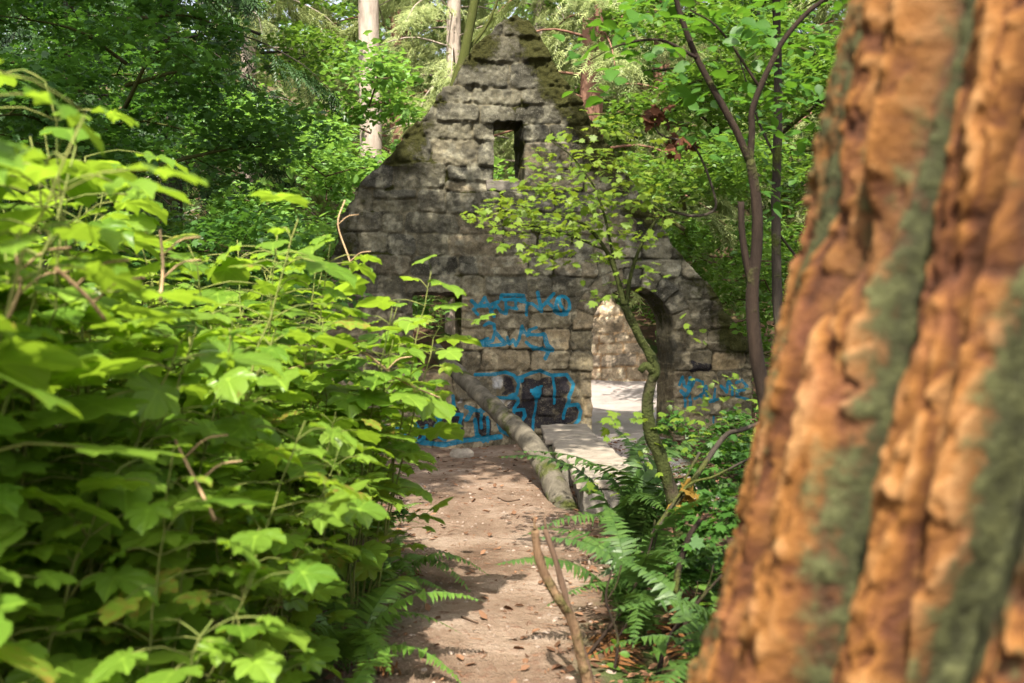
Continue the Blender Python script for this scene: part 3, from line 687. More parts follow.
TPL = {k: leaf_template(k) for k in ('berry', 'maple', 'oval', 'simple', 'spray')}
def leaves(name, kind, pos, nrm, dirv, size, mat, rng, curl=0.5, attr_vein=False):
    tv, tf, vein = TPL[kind]; n = len(pos); pos = np.asarray(pos); nrm = np.asarray(nrm); dirv = np.asarray(dirv); size = np.broadcast_to(np.asarray(size, float), (n,))
    nrm = nrm / (np.linalg.norm(nrm, axis=1, keepdims=True) + 1e-9)
    yv = dirv - nrm * (dirv * nrm).sum(1, keepdims=True); yv /= np.linalg.norm(yv, axis=1, keepdims=True) + 1e-9
    xv = np.cross(yv, nrm)
    cz = rng.uniform(1 - curl, 1 + 1.6 * curl, n); ax = rng.uniform(0.85, 1.12, n)
    V = pos[:, None] + size[:, None, None] * (xv[:, None] * (tv[:, 0][None] * ax[:, None])[..., None] + yv[:, None] * tv[:, 1][None, :, None] + nrm[:, None] * (tv[:, 2][None] * cz[:, None])[..., None])
    k = len(tv); f = (tf[None] + (np.arange(n) * k)[:, None, None]).reshape(-1, 3)
    at_ = {'rnd': np.repeat(rng.uniform(0, 1, n), k)}
    if attr_vein: at_['vein'] = np.tile(vein, n)
    return mesh_data(name, V.reshape(-1, 3), [f], mat, True, at_)
def unit(v): v = np.asarray(v, float); return v / (np.linalg.norm(v, axis=-1, keepdims=True) + 1e-9)

# --- thimbleberry shrub (local coordinates, base at origin)
def make_shrub(H, spread, ncane, nleaf, lsize, seed):
    rng = np.random.RandomState(seed); st = MB(); P_, N_, D_, S_ = [], [], [], []
    for c in range(ncane):
        a = rng.uniform(0, 2 * pi); b0 = np.array((0.14 * cos(a), 0.14 * sin(a), -0.1)) * rng.uniform(0.2, 1.3); h = H * rng.uniform(0.62, 1.0)
        a2 = a + rng.uniform(-0.5, 0.5); sp_ = spread * rng.uniform(0.4, 1.1)
        top = np.array((sp_ * cos(a2), sp_ * sin(a2), h)); m1 = b0 * 0.65 + top * 0.35 + np.array((0, 0, 0.10 * h)); m2 = b0 * 0.3 + top * 0.7 + np.array((0, 0, 0.07 * h))
        pt = spline([b0, m1, m2, top], 16) + 0.006 * rng.randn(16, 3)
        st.tube(pt, np.linspace(0.007, 0.002, 16), 5)
        for i in range(nleaf):
            tt = 0.36 + 0.66 * ((i + rng.uniform(0, 1)) / nleaf) ** 0.8; k = min(15, int(tt * 15)); p = pt[k]
            az = i * 2.4 + a + rng.uniform(-0.5, 0.5); out = np.array((cos(az), sin(az), 0)); pl = rng.uniform(0.08, 0.2) * lsize / 0.16
            e = p + out * pl + np.array((0, 0, rng.uniform(0.0, 0.06)))
            st.tube(spline([p, (p + e) / 2 + np.array((0, 0, 0.02)), e], 5), 0.0022, 4)
            n = np.array((0, 0, 1.0)) * 1.0 + out * rng.uniform(-0.1, 0.40) + 0.24 * rng.randn(3); n[2] = abs(n[2]) + 0.15
            P_.append(e); N_.append(n); D_.append(out + np.array((0, 0, -rng.uniform(0.0, 0.45)))); S_.append(lsize * rng.uniform(0.4, 1.25) * (1.12 - 0.25 * tt))
    return st, leaves("foliage", 'berry', P_, unit(N_), D_, S_, M['berry_leaf'], rng, 0.6, True)
def shrub_proto(H, spread, nc, nl, ls, seed):
    st, lv = make_shrub(H, spread, nc, nl, ls, seed); return st.data("stems", M['stalk']), lv
SH = [shrub_proto(2.0, 0.64, 12, 16, 0.178, 200 + i) for i in range(5)] + [shrub_proto(1.0, 0.42, 9, 12, 0.15, 220 + i) for i in range(3)] + [shrub_proto(2.0, 0.70, 11, 15, 0.20, 230 + i) for i in range(2)]
def put_shrub(v, x, y, H, rz, label, group, name="thimbleberry_shrub", cat="shrub"):
    r = empty(name, (x, y, gz1(x, y)), rz, (H / (2.0 if v < 5 or v > 7 else 1.0),) * 3)
    if H / (2.0 if v < 5 or v > 7 else 1.0) > 1.15: r.scale.x = r.scale.y = 1.1
    link("stems", SH[v][0], r); link("foliage", SH[v][1], r); tag(r, label, cat, group); return r
G1 = "thimbleberry shrubs of the thicket beside the path"
rows = [(0, -1.50, 2.00, 2.24, 0.3, "tall thimbleberry shrub closest to the viewer, its big blurred leaves at the frame's edge"),
        (1, -1.52, 2.80, 2.20, 1.5, "tall thimbleberry shrub second along the near edge of the thicket"),
        (2, -1.36, 3.55, 2.20, 2.9, "tall thimbleberry shrub raising the lone spray of leaves mid-thicket"),
        (3, -1.15, 4.35, 2.06, 4.1, "thimbleberry shrub whose top leaves overlap the gable's broken edge"),
        (4, -0.86, 4.95, 1.88, 5.2, "thimbleberry shrub with leaves hanging before the graffiti"),
        (0, -0.98, 5.6, 1.55, 0.9, "last thimbleberry shrub of the thicket, beside the top of the leaning log"),
        (8, -1.02, 2.55, 1.42, 0.7, "middling thimbleberry under the nearest tall shrub"),
        (9, -1.05, 3.35, 1.40, 2.0, "middling thimbleberry in the thicket's sunlit face"),
        (8, -0.98, 4.15, 1.36, 3.6, "middling thimbleberry under the shrub that overlaps the gable"),
        (5, -1.02, 2.05, 0.98, 0.4, "low thimbleberry in the near corner by the viewer's feet"),
        (6, -0.90, 2.75, 0.80, 2.4, "low thimbleberry with flat leaves over the near path edge"),
        (7, -0.98, 3.7, 0.72, 3.3, "low thimbleberry between the sword ferns and the tall shrubs"),
        (5, -0.92, 5.0, 0.9, 1.3, "low thimbleberry reaching out over the path's bend"),
        (6, -1.2, 6.2, 1.0, 0.2, "low thimbleberry standing where the path nears the log")]
for r in rows: put_shrub(*r, G1)
inner = "thimbleberry shrub deep inside the thicket, showing only scattered leaves"
for (v, x, y, H, rz) in ((2, -1.9, 2.5, 2.2, 0.2), (3, -1.9, 3.6, 2.05, 1.7), (1, -1.75, 4.6, 1.95, 2.2), (0, -1.6, 5.6, 1.8, 3.9), (2, -2.5, 5.6, 1.95, 2.8), (1, -1.5, 6.7, 1.6, 4.8), (3, -2.4, 6.9, 1.75, 5.4), (5, -1.3, 4.7, 1.2, 5.0), (7, -1.35, 3.3, 1.25, 0.0), (6, -1.4, 2.3, 1.35, 1.0)):
    put_shrub(v, x, y, H, rz, inner, G1)

# --- sword ferns: fronds are children
def frond_mesh(L, arch, seed, mat, npin=46, ragged=0.0):
    rng = np.random.RandomState(seed); tt = np.linspace(0, 1, npin + 1)
    y = L * (tt - 0.22 * arch * tt ** 2); z = L * (0.75 * tt - (0.55 + 0.55 * arch) * tt ** 2.1); x = L * 0.06 * rng.uniform(-1, 1) * tt ** 2
    pts = np.stack([x, y, z], -1); tan = unit(np.gradient(pts, axis=0)); V = []; Fc = []
    mb = MB(); mb.tube(pts[::2], np.linspace(0.0045, 0.0012, len(pts[::2])), 4, 0.2)
    for i in range(4, npin):
        t_ = tt[i]; l = 0.155 * L * min(1.0, (t_ / 0.22) ** 0.6) * (1 - t_ ** 2.2) + 0.006
        for s_ in (-1, 1):
            if rng.random() < max(ragged, 0.05): continue
            side = unit(np.cross(tan[i], (0, 0, 1.0))) * s_; up = unit(np.cross(side, tan[i])) * (1 if s_ > 0 else -1)
            if up[2] < 0: up = -up
            d = unit(side + 0.22 * tan[i] - 0.16 * up + 0.14 * rng.randn(3)); wv = tan[i] * 0.009 * (L / 0.9 + 0.2); l2 = l * rng.uniform(0.72, 1.1)
            p = pts[i]
            v = [p + wv * 0.8, p - wv * 0.8, p + d * l2 * 0.5 - wv * 0.8 - up * l2 * 0.03, p + d * l2 - up * l2 * 0.16, p + d * l2 * 0.5 + wv * 0.9 - up * l2 * 0.01]
            mb.add(v, [(0, 1, 2), (0, 2, 4), (4, 2, 3)], None, rng.uniform(0, 1))
    return mb.data("frond", mat, True, "rnd")
FR = [frond_mesh(1.0, a, 300 + i, M['fern']) for i, a in enumerate((0.35, 0.6, 0.85, 1.05))]
FL = [frond_mesh(1.0, a, 320 + i, M['fern_lit']) for i, a in enumerate((0.5, 0.75, 0.95, 1.15))]
FD = [frond_mesh(0.85, a, 310 + i, M['fern_dead'], 40, 0.2) for i, a in enumerate((1.0, 1.3))]
def put_fern(x, y, n, L, label, group, seed, dead=0, lift=0.0, arc=(0, 2 * pi)):
    rng = np.random.RandomState(seed); r = empty("sword_fern", (x, y, gz1(x, y)), 0); tag(r, label, "fern", group)
    for i in range(n + dead):
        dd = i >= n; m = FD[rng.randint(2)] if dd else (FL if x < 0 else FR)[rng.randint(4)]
        o = link("frond", m, r); a = arc[0] + (arc[1] - arc[0]) * (i * 0.618 % 1.0) + rng.uniform(-0.2, 0.2)
        o.rotation_euler = (rng.uniform(0.0, 0.7) + lift if not dd else rng.uniform(-0.55, -0.2), rng.uniform(-0.25, 0.25), a - pi / 2); k = L * rng.uniform(0.75, 1.1); o.scale = (k, k, k)
        o.location = (0.03 * rng.randn(), 0.03 * rng.randn(), 0.03)
        if dd: o["label"] = "withered brown frond"
G2 = "sword ferns along the path"
ferns = [(-0.74, 4.4, 12, 0.8, "sunlit sword fern on the thicket side, its fronds pointing across the path edge", 1, 2, 0),
         (-0.66, 3.5, 12, 0.7, "sword fern under the thicket in front of the low thimbleberry leaves", 2, 1, 0),
         (-0.72, 2.7, 11, 0.6, "blurred sword fern low in the near corner of the thicket", 3, 1, 0),
         (-0.88, 5.4, 9, 0.65, "small sword fern at the foot of the thicket near the bare soil", 4, 1, 0),
         (0.60, 4.75, 12, 0.95, "large sword fern with brown lower fronds beside the snapped stems", 5, 7, 0.4),
         (0.80, 6.5, 13, 1.15, "upright sword fern standing in front of the arched doorway", 6, 2, 0.65),
         (0.84, 5.5, 8, 0.62, "sword fern with rusty fronds by the foot of the leaning log", 7, 4, 0.5),
         (0.86, 4.0, 11, 0.9, "dark sword fern in the shade at the foot of the bark trunk", 8, 4, 0.4),
         (1.15, 5.3, 10, 0.95, "sword fern half hidden behind the mossy crooked stem", 9, 2, 0.1)]
ferns += [(-0.72, 5.9, 9, 0.6, "sword fern on the bare soil where the path bends", 10, 2, 0.1), (-0.95, 6.9, 8, 0.55, "small sword fern near the middle of the path's far edge", 11, 1, 0.1)]
for f in ferns: put_fern(f[0], f[1], f[2], f[3], f[4], G2, 400 + f[5], f[6], f[7])

# ------------------------------------------------------------------ foreground conifer trunk with flaking orange bark
zz = np.concatenate([np.arange(-0.3, 0.8, 0.03), np.arange(0.8, 2.45, 0.006), np.linspace(2.47, 16, 160)])
th = np.concatenate([np.linspace(radians(-35), radians(135), 90)[:-1], np.linspace(radians(135), radians(325), 560)[:-1]]); TH = len(th)
A, Zt = np.meshgrid(th, zz)
cxz = np.interp(zz, [-0.3, 0, 0.8, 1.6, 2.2, 16], [0.78, 0.78, 0.865, 0.970, 1.06, 2.6]); cyz = np.interp(zz, [0, 0.9, 2.2, 16], [1.56, 1.52, 1.45, 1.2])
rz_ = np.interp(zz, [-0.3, 0, 0.4, 0.8, 1.2, 1.6, 2.2, 5, 16], [0.86, 0.78, 0.66, 0.58, 0.53, 0.495, 0.46, 0.40, 0.22])
ca, sa = np.cos(A) * 0.5, np.sin(A) * 0.5
def cells_(u, v, seed):
    """Jittered-grid cells: nearest distance gap F2-F1 and a random per cell."""
    iu, iv = np.floor(u).astype(int), np.floor(v).astype(int); f1 = np.full(u.shape, 9.0); f2 = f1.copy(); idr = np.zeros(u.shape)
    for a in (-1, 0, 1):
        for b in (-1, 0, 1):
            cu, cv = iu + a, iv + b; jx = _h(cu, cv, cu * 0, seed) * 0.42 + 0.5; jy = _h(cu, cv, cu * 0 + 1, seed) * 0.42 + 0.5
            dd = np.hypot(cu + jx - u, cv + jy - v); rnd_ = _h(cu, cv, cu * 0 + 2, seed) * 0.5 + 0.5
            n1 = dd < f1; f2 = np.where(n1, f1, np.minimum(f2, dd)); idr = np.where(n1, rnd_, idr); f1 = np.where(n1, dd, f1)
    return f2 - f1, idr
arc = A * 0.5 + 0.05 * fbm(ca * 4, sa * 4, Zt * 1.2, 501, 3) + 0.10 * Zt * 0.35
wz = Zt + 0.05 * fbm(ca * 5, sa * 5, Zt * 3, 502, 3)
n1_ = noise(arc * 7.0, 0 * arc, wz * 0.85, 503)
fur = 0 * A
for a0_, wd_, st_ in ((171, 0.12, 1.0), (187, 0.035, 0.7), (203, 0.075, 1.0), (221, 0.070, 1.0), (236, 0.06, 0.9), (258, 0.05, 0.9), (280, 0.07, 1.0)):
    wand = 0.05 * noise(Zt * 1.3, 0 * Zt + a0_, 0, 521) + 0.022 * noise(Zt * 5, 0 * Zt + a0_, 0, 522)
    fur = np.maximum(fur, st_ * np.exp(-((A - radians(a0_) - wand) / wd_) ** 2))
ridge = sstep(0.02, 0.26, np.abs(n1_)) * 0.45 + 0.55; ridge = ridge * (1 - 0.92 * fur)
wu = 0.020 * fbm(ca * 18, sa * 18, Zt * 14, 511, 4)
g1, i1 = cells_((arc + wu) / 0.080, (wz + wu) / 0.42, 31)
g2, i2 = cells_((arc + 1.3 * wu) / 0.032, (wz + 3.0 * wu) / 0.105, 37)
g3, i3 = cells_((arc + 0.8 * wu) / 0.014, (wz + 1.5 * wu) / 0.030, 41)
c1_ = sstep(0.0, 0.10, g1); c2_ = sstep(-0.04, 0.07, g2)
fine = fbm(ca * 70, sa * 70, Zt * 45, 506, 3)
fib = fbm(arc * 90, 0 * arc, Zt * 7, 531, 3)
disp = 0.082 * ridge + ridge * (0.010 * c1_ * (0.5 + i1) + 0.020 * (i2 - 0.4) * c2_ + 0.006 * c2_ + 0.011 * i3) + 0.005 * fine + 0.006 * fib
R_ = rz_[:, None] + disp - 0.045 + 0.03 * fbm(ca * 2, sa * 2, Zt * 0.7, 507, 2)
TV = np.stack([cxz[:, None] + R_ * np.cos(A), cyz[:, None] + R_ * np.sin(A), Zt], -1).reshape(-1, 3)
nz_ = len(zz); i = np.arange(nz_ - 1)[:, None] * TH; j = np.arange(TH)[None]; j2 = (j + 1) % TH
TQ = np.stack([i + j, i + j2, i + TH + j2, i + TH + j], -1).reshape(-1, 4)
mossv = np.clip(0.95 * fur + 0.55 * fbm(ca * 9, sa * 9, Zt * 3.0, 508, 5) + 0.25 * sstep(0.80, 1.0, np.cos(A - radians(148))) + 0.03, 0, 1)
toneb = np.clip(0.10 + 0.25 * i1 + 0.36 * i2 + 0.25 * i3 + 0.22 * fine + 0.15 * fib, 0, 1) * (0.38 + 0.62 * c2_) * (0.45 + 0.55 * c1_)
t = NT("flaking_orange_bark"); P = t.obj(); tb = t.attr("tone").outputs["Fac"]; rg = t.attr("ridge").outputs["Fac"]; mo = t.attr("moss").outputs["Fac"]
na = t.noise(26, 6, 0.65, P); nb2 = t.noise(4.5, 4, 0.6, P); nf = t.noise(110, 3, 0.6, P)
cb = t.ramp(t.math('ADD', t.math('MULTIPLY', tb, 0.85), t.math('MULTIPLY', na.outputs[0], 0.2)), [(0.10, (0.016, 0.007, 0.004)), (0.34, (0.060, 0.020, 0.006)), (0.58, (0.15, 0.062, 0.013)), (0.92, (0.27, 0.145, 0.058))])
cb = t.mix(t.math('MULTIPLY', t.range(nb2.outputs[0], 0.5, 0.64), 0.35), cb, (0.16, 0.062, 0.034))
cb = t.mix(t.math('MULTIPLY', t.math('SUBTRACT', 1.0, rg), 0.8), cb, (0.05, 0.028, 0.016))
mg = t.ramp(na.outputs[0], [(0.3, (0.012, 0.012, 0.006)), (0.5, (0.030, 0.032, 0.012)), (0.72, (0.075, 0.078, 0.03))])
cb = t.mix(t.range(t.math('ADD', mo, t.math('MULTIPLY', t.math('SUBTRACT', na.outputs[0], 0.5), 1.5)), 0.28, 0.72), cb, mg)
M['orange_bark'] = t.done(t.principled(cb, 0.85, 0.2, t.bump(t.math('ADD', na.outputs[0], t.math('MULTIPLY', nf.outputs[0], 0.4)), 0.8, 0.012)).outputs[0])
bt = empty("conifer_tree", (0, 0, 0)); link("trunk", mesh_data("trunk", TV, [TQ], M['orange_bark'], True, {'tone': toneb.ravel(), 'ridge': ridge.ravel(), 'moss': mossv.ravel()}), bt)
tag(bt, "huge blurred tree trunk with flaking orange bark and moss, close to the viewer", "tree")

# ------------------------------------------------------------------ trees
def limb_tube(mb, pts, r0, r1, n=14, seg=7, rough=0.1, seed=0):
    q = spline(pts, n); mb.tube(q, np.linspace(r0, r1, n), seg, 0, rough, seed); return q
def make_broadleaf(H, r0, z0, cr, nleaf, lsize, kind, lmat, bmat, seed, nl=12, flat=0.35, lean=(0, 0)):
    rng = np.random.RandomState(seed); tr = MB(); pts = []
    n = 7; zs = np.linspace(-0.3, H * 0.95, n); wob = np.cumsum(rng.randn(n, 2) * 0.035 * H / 6, 0)
    tp = np.stack([lean[0] * (zs / H) ** 1.5 + wob[:, 0] - wob[0, 0], lean[1] * (zs / H) ** 1.5 + wob[:, 1] - wob[0, 1], zs], -1)
    tq = limb_tube(tr, tp, r0, r0 * 0.25, 26, 10, 0.14, seed)
    C, S = [], []
    for i in range(nl):
        f = (i + rng.uniform(0, 1)) / nl; zb = z0 + (H - z0) * f * 0.92; k = min(25, int(zb / (H * 0.95) * 25)); b = tq[k]
        a = i * 2.399 + rng.uniform(-0.5, 0.5); L = cr * (1.05 - 0.62 * f ** 1.5) * rng.uniform(0.7, 1.15); dz = L * rng.uniform(-0.05, 0.35)
        e = b + np.array((L * cos(a), L * sin(a), dz)); m = (b + e) / 2 + np.array((0, 0, 0.10 * L)) + 0.05 * L * rng.randn(3)
        lq = limb_tube(tr, [b, m, e], r0 * (0.42 - 0.22 * f), 0.008, 10, 5, 0, 0)
        for tt in np.linspace(0.35, 1.0, 5):
            c = lq[int(tt * 9)]; sr = L * rng.uniform(0.18, 0.34); c2 = c + np.array((rng.uniform(-1, 1) * L * 0.22, rng.uniform(-1, 1) * L * 0.22, rng.uniform(-0.1, 0.15) * L))
            tr.tube([c, (c + c2) / 2 + 0.02 * rng.randn(3), c2], [0.012, 0.009, 0.004], 4); C.append(c2); S.append(sr)
    C.append(tq[-1]); S.append(cr * 0.3)
    C = np.array(C); S = np.array(S); wgt = S ** 2 / (S ** 2).sum(); ii = rng.choice(len(C), nleaf, p=wgt)
    rr = rng.randn(nleaf, 3); rr = rr / np.linalg.norm(rr, axis=1, keepdims=True) * rng.uniform(0.15, 1, nleaf)[:, None] ** 0.6
    rr[:, 2] *= flat; pos = C[ii] + rr * S[ii][:, None]; pos[:, 2] -= 0.25 * S[ii] * (rr[:, 0] ** 2 + rr[:, 1] ** 2)
    az = rng.uniform(0, 2 * pi, nleaf); dirv = np.stack([np.cos(az), np.sin(az), -rng.uniform(0.1, 0.9, nleaf)], -1)
    nrm = np.stack([0 * az, 0 * az, 1 + 0 * az], -1) + 0.45 * rng.randn(nleaf, 3); nrm[:, 2] = np.abs(nrm[:, 2]) + 0.1
    lv = leaves("crown", kind, pos, nrm, dirv, lsize * rng.uniform(0.6, 1.25, nleaf), lmat, rng, 0.5)
    return tr.data("trunk", bmat), lv
def make_conifer(H, r0, z0, cr, nspray, ssize, lmat, bmat, seed):
    rng = np.random.RandomState(seed); tr = MB()
    zs = np.linspace(-0.5, H, 9); tp = np.stack([0.04 * rng.randn(9), 0.04 * rng.randn(9), zs], -1); limb_tube(tr, tp, r0, 0.03, 40, 14, 0.10, seed)
    nb_ = 75; P_, N_, D_, S_ = [], [], [], []; per = nspray // nb_
    for i in range(nb_):
        f = (i + 0.5) / nb_; z = z0 + (H - z0) * f; a = i * 2.399 + rng.uniform(-0.4, 0.4); L = cr * (1 - f) ** 0.8 * rng.uniform(0.6, 1.1) + 0.3
        o = np.array((cos(a), sin(a), 0)); b = np.array((0, 0, z)); q = spline([b, b + o * L * 0.4 + (0, 0, 0.05 * L), b + o * L * 0.8 + (0, 0, -0.12 * L), b + o * L + (0, 0, -0.30 * L)], 12)
        tr.tube(q, np.linspace(max(0.012, r0 * 0.13 * (1 - f)), 0.006, 12), 5)
        sd_ = np.array((-sin(a), cos(a), 0))
        for k in range(per):
            tt = rng.uniform(0.12, 1) ** 0.8; c = q[min(11, int(tt * 11.9))]; w_ = L * 0.30 * (1.05 - tt) * rng.uniform(-1, 1)
            p = c + sd_ * w_ + np.array((0, 0, -abs(w_) * 0.45 - rng.uniform(0, 0.25)))
            dd = o * 0.45 + sd_ * np.sign(w_) * 0.45 + np.array((0, 0, -rng.uniform(0.35, 1.5))) + 0.15 * rng.randn(3)
            P_.append(p); D_.append(dd); N_.append(np.array((0, 0, 0.8)) + o * 0.6 + 0.4 * rng.randn(3)); S_.append(ssize * rng.uniform(0.6, 1.25))
    return tr.data("trunk", bmat), leaves("crown", 'spray', P_, unit(N_), D_, S_, lmat, rng, 0.6)
def put_tree(proto, name, x, y, rz, s, label, cat="tree", group=None, z=None):
    r = empty(name, (x, y, gz1(x, y) if z is None else z), rz, s); tag(r, label, cat, group)
    link("trunk" if 'bush' not in name else "stems", proto[0], r); link("crown" if 'bush' not in name else "foliage", proto[1], r); return r
def xat(px, Yd): return (px - 512) / F * Yd
G3 = "trees of the woodland around the ruin"
BLA = make_broadleaf(11, 0.16, 1.2, 3.6, 15000, 0.15, 'simple', M['wood_leaf'], M['bark_dark'], 601, 16)
BLB = make_broadleaf(9, 0.12, 0.8, 3.2, 15000, 0.13, 'simple', M['wood_leaf'], M['bark_moss'], 602, 16)
BLD = make_broadleaf(8, 0.13, 0.6, 3.4, 13000, 0.13, 'maple', M['shaded_maple_leaf'], M['bark_moss'], 603, 16)
CNA = make_conifer(24, 0.36, 2.5, 4.4, 16000, 0.46, M['needle'], M['bark_red'], 604)
CNB = make_conifer(22, 0.30, 1.5, 4.0, 15000, 0.44, M['needle'], M['bark_pale'], 605)
CND = make_conifer(20, 0.26, 0.8, 3.8, 9000, 0.50, M['needle_dark'], M['bark_dark'], 606)
BUA = make_broadleaf(3.6, 0.05, 0.2, 1.9, 9000, 0.105, 'simple', M['light_leaf'], M['bark_brown'], 607, 14, 0.6)
BUB = make_broadleaf(2.4, 0.04, 0.1, 1.5, 6000, 0.10, 'simple', M['wood_leaf'], M['bark_brown'], 608, 12, 0.6)
BUL = make_broadleaf(1.0, 0.02, 0.05, 0.75, 1500, 0.09, 'maple', M['shade_leaf'], M['bark_brown'], 609, 11, 0.5)
# conifers behind
for (pr, px, Yd, rz, s, lab) in (
    (CNA, 592, 23, 0.3, 1.0, "conifer with reddish trunk and drooping pale sprays just behind the gable's sloping edge"),
    (CNB, 455, 27, 1.1, 1.0, "conifer with hanging pale sprays behind the gable's stepped edge"),
    (CNA, 660, 30, 2.2, 1.05, "tall drooping conifer further back behind the dead leaf cluster"),
    (CNB, 540, 33, 3.1, 1.1, "distant conifer straight behind the peak of the gable"),
    (CNA, 400, 34, 4.0, 1.1, "distant conifer behind the pale bare trunk"),
    (CNB, 250, 30, 5.0, 1.05, "pale conifer behind the bright bush and the dark maples"),
    (CND, 60, 17, 0.6, 1.0, "dark fir above the near thimbleberry leaves"),
    (CND, 170, 21, 1.6, 1.0, "dark fir filling the shade behind the mossy maple"),
    (CND, 760, 36, 2.6, 1.1, "dark fir far behind the thin forked sapling"),
    (CND, -80, 24, 3.6, 1.0, "dark fir at the edge behind the thicket"),
    (CNA, 860, 30, 0.9, 1.0, "conifer mostly hidden behind the orange bark trunk")):
    put_tree(pr, "conifer", xat(px, Yd), Yd, rz, s, lab, "conifer", G3)
# pale bare trunk
mb = MB(); x0 = xat(371, 25.5); limb_tube(mb, [(0, 0, -0.5), (0.03, 0, 4), (-0.05, 0, 10), (0, 0, 20)], 0.33, 0.22, 50, 16, 0.06, 3)
pt_ = empty("bare_trunk_tree", (x0, 25.5, gz1(x0, 25.5))); tag(pt_, "pale bare straight trunk rising beyond the gable's stepped edge", "tree", G3)
link("trunk", mb.data("trunk", M['bark_pale']), pt_)
rng = np.random.RandomState(8)
for k in range(9):
    mb = MB(); a = rng.uniform(0, 6.28); z = rng.uniform(9, 19); mb.tube(spline([(0, 0, z), (cos(a) * 0.9, sin(a) * 0.9, z - 0.1), (cos(a) * 1.9, sin(a) * 1.9, z - 0.6)], 8), np.linspace(0.04, 0.012, 8), 5)
    link("branch", mb.data("branch", M['bark_pale']), pt_)
# leaning mossy trunk
a0 = at(448, 118, 20); a1 = at(476, -5, 20); d_ = (a1 - a0); bs = a0 - d_ * (a0[2] / d_[2]) * 1.05
mb = MB(); limb_tube(mb, [bs, a0, (a0 + a1) / 2 + (0.04, 0, 0), a1, a1 + d_ * 0.9], 0.14, 0.07, 30, 9, 0.15, 4)
mb.tube(spline([(a0 + a1) / 2, (a0 + a1) / 2 + (0.5, 0.2, 0.7), (a0 + a1) / 2 + (0.9, 0.2, 1.7)], 10), np.linspace(0.05, 0.02, 10), 6)
lt_ = empty("leaning_tree", tuple(bs)); lo_ = link("trunk", mb.data("trunk", M['bark_moss']), lt_); lo_.location = tuple(-bs); tag(lt_, "thin mossy trunk leaning over the gable's stepped edge", "tree")
# broadleaf trees
for (pr, px, Yd, rz, s, lab) in (
    (BLD, 120, 9.5, 0.4, 0.66, "dark mossy maple with black limbs above the thicket"),
    (BLD, 50, 13, 1.9, 0.85, "dark maple behind the mossy one, beside the bright bush"),
    (BLD, -120, 12, 3.0, 0.9, "dark maple at the edge, behind the thicket's tallest shrubs"),
    (BLA, 270, 24, 0.2, 1.0, "sunlit broadleaf tree behind the bright bush"),
    (BLB, 690, 17, 3.2, 1.0, "broadleaf tree behind the gable's mossy low end"),
    (BLA, 745, 20, 4.2, 1.0, "broadleaf tree between the two thin dark trunks"),
    (BLB, 815, 15, 5.2, 1.0, "broadleaf tree beside the orange bark trunk's edge"),
    (BLA, 640, 25, 0.7, 1.0, "broadleaf tree seen above the arched doorway"),
    (BLB, 790, 27, 1.7, 1.1, "far broadleaf tree in the gap by the bark trunk"),
    (BLA, 180, 26, 2.7, 1.1, "far broadleaf tree behind the dark maples"),
    (BLB, 930, 19, 3.7, 1.0, "broadleaf tree hidden behind the bark trunk")):
    put_tree(pr, "broadleaf_tree", xat(px, Yd), Yd, rz, s, lab, "tree", G3)
# unseen maples added outside the frame to shade the wall and dark maples
CAN = make_broadleaf(11.5, 0.22, 8.3, 3.9, 11000, 0.19, 'maple', M['wood_leaf'], M['bark_moss'], 611, 16, 0.4, (-3.2, 0.6))
CAN2 = make_broadleaf(11.5, 0.22, 8.3, 3.9, 11000, 0.19, 'maple', M['wood_leaf'], M['bark_moss'], 612, 16, 0.4, (3.0, 0.3))
put_tree(CAN, "shade_maple", 4.3, 6.4, 0, 0.82, "unseen bigleaf maple added to shade the wall, leaning over the doorway clearing", "tree", "unseen maples added for shade")
put_tree(CAN2, "shade_maple", -8.0, 5.6, 0, 0.9, "unseen bigleaf maple added to shade the dark maples, leaning over the thicket", "tree", "unseen maples added for shade")
put_tree(CAN2, "shade_maple", -4.2, 6.6, 0.1, 0.84, "unseen bigleaf maple added to shade the gable, leaning from behind the thicket", "tree", "unseen maples added for shade")
# bushes
for (pr, px, Yd, rz, s, lab) in (
    (BUA, 330, 15.5, 0.3, 1.25, "bright leafy bush behind the gable's lowest stepped edge"),
    (BUA, 250, 16.5, 2.0, 1.4, "bright leafy bush between the dark maple and the wall"),
    (BUA, 378, 21, 1.0, 1.9, "sunlit bush behind the gable's shoulder"),
    (BUB, 165, 13.5, 0.7, 1.2, "shaded bush under the dark maple"),
    (BUB, 60, 11, 1.7, 1.2, "shaded bush behind the thicket's tall shrubs"),
    (BUB, 690, 21, 2.7, 1.3, "bush beyond the mossy low end of the gable"),
    (BUB, 770, 15, 3.7, 1.2, "bush at the foot of the second thin dark trunk"),
    (BUB, 830, 12, 4.7, 1.1, "bush behind the edge of the orange bark"),
    (BUA, 640, 24, 5.7, 1.3, "bush framed by the top of the arched doorway"),
    (BUA, 720, 25, 0.9, 1.3, "sunlit bush far behind the gable's low end")):
    put_tree(pr, "leafy_bush", xat(px, Yd), Yd, rz, s, lab, "bush", "bushes behind the ruin and the thicket")
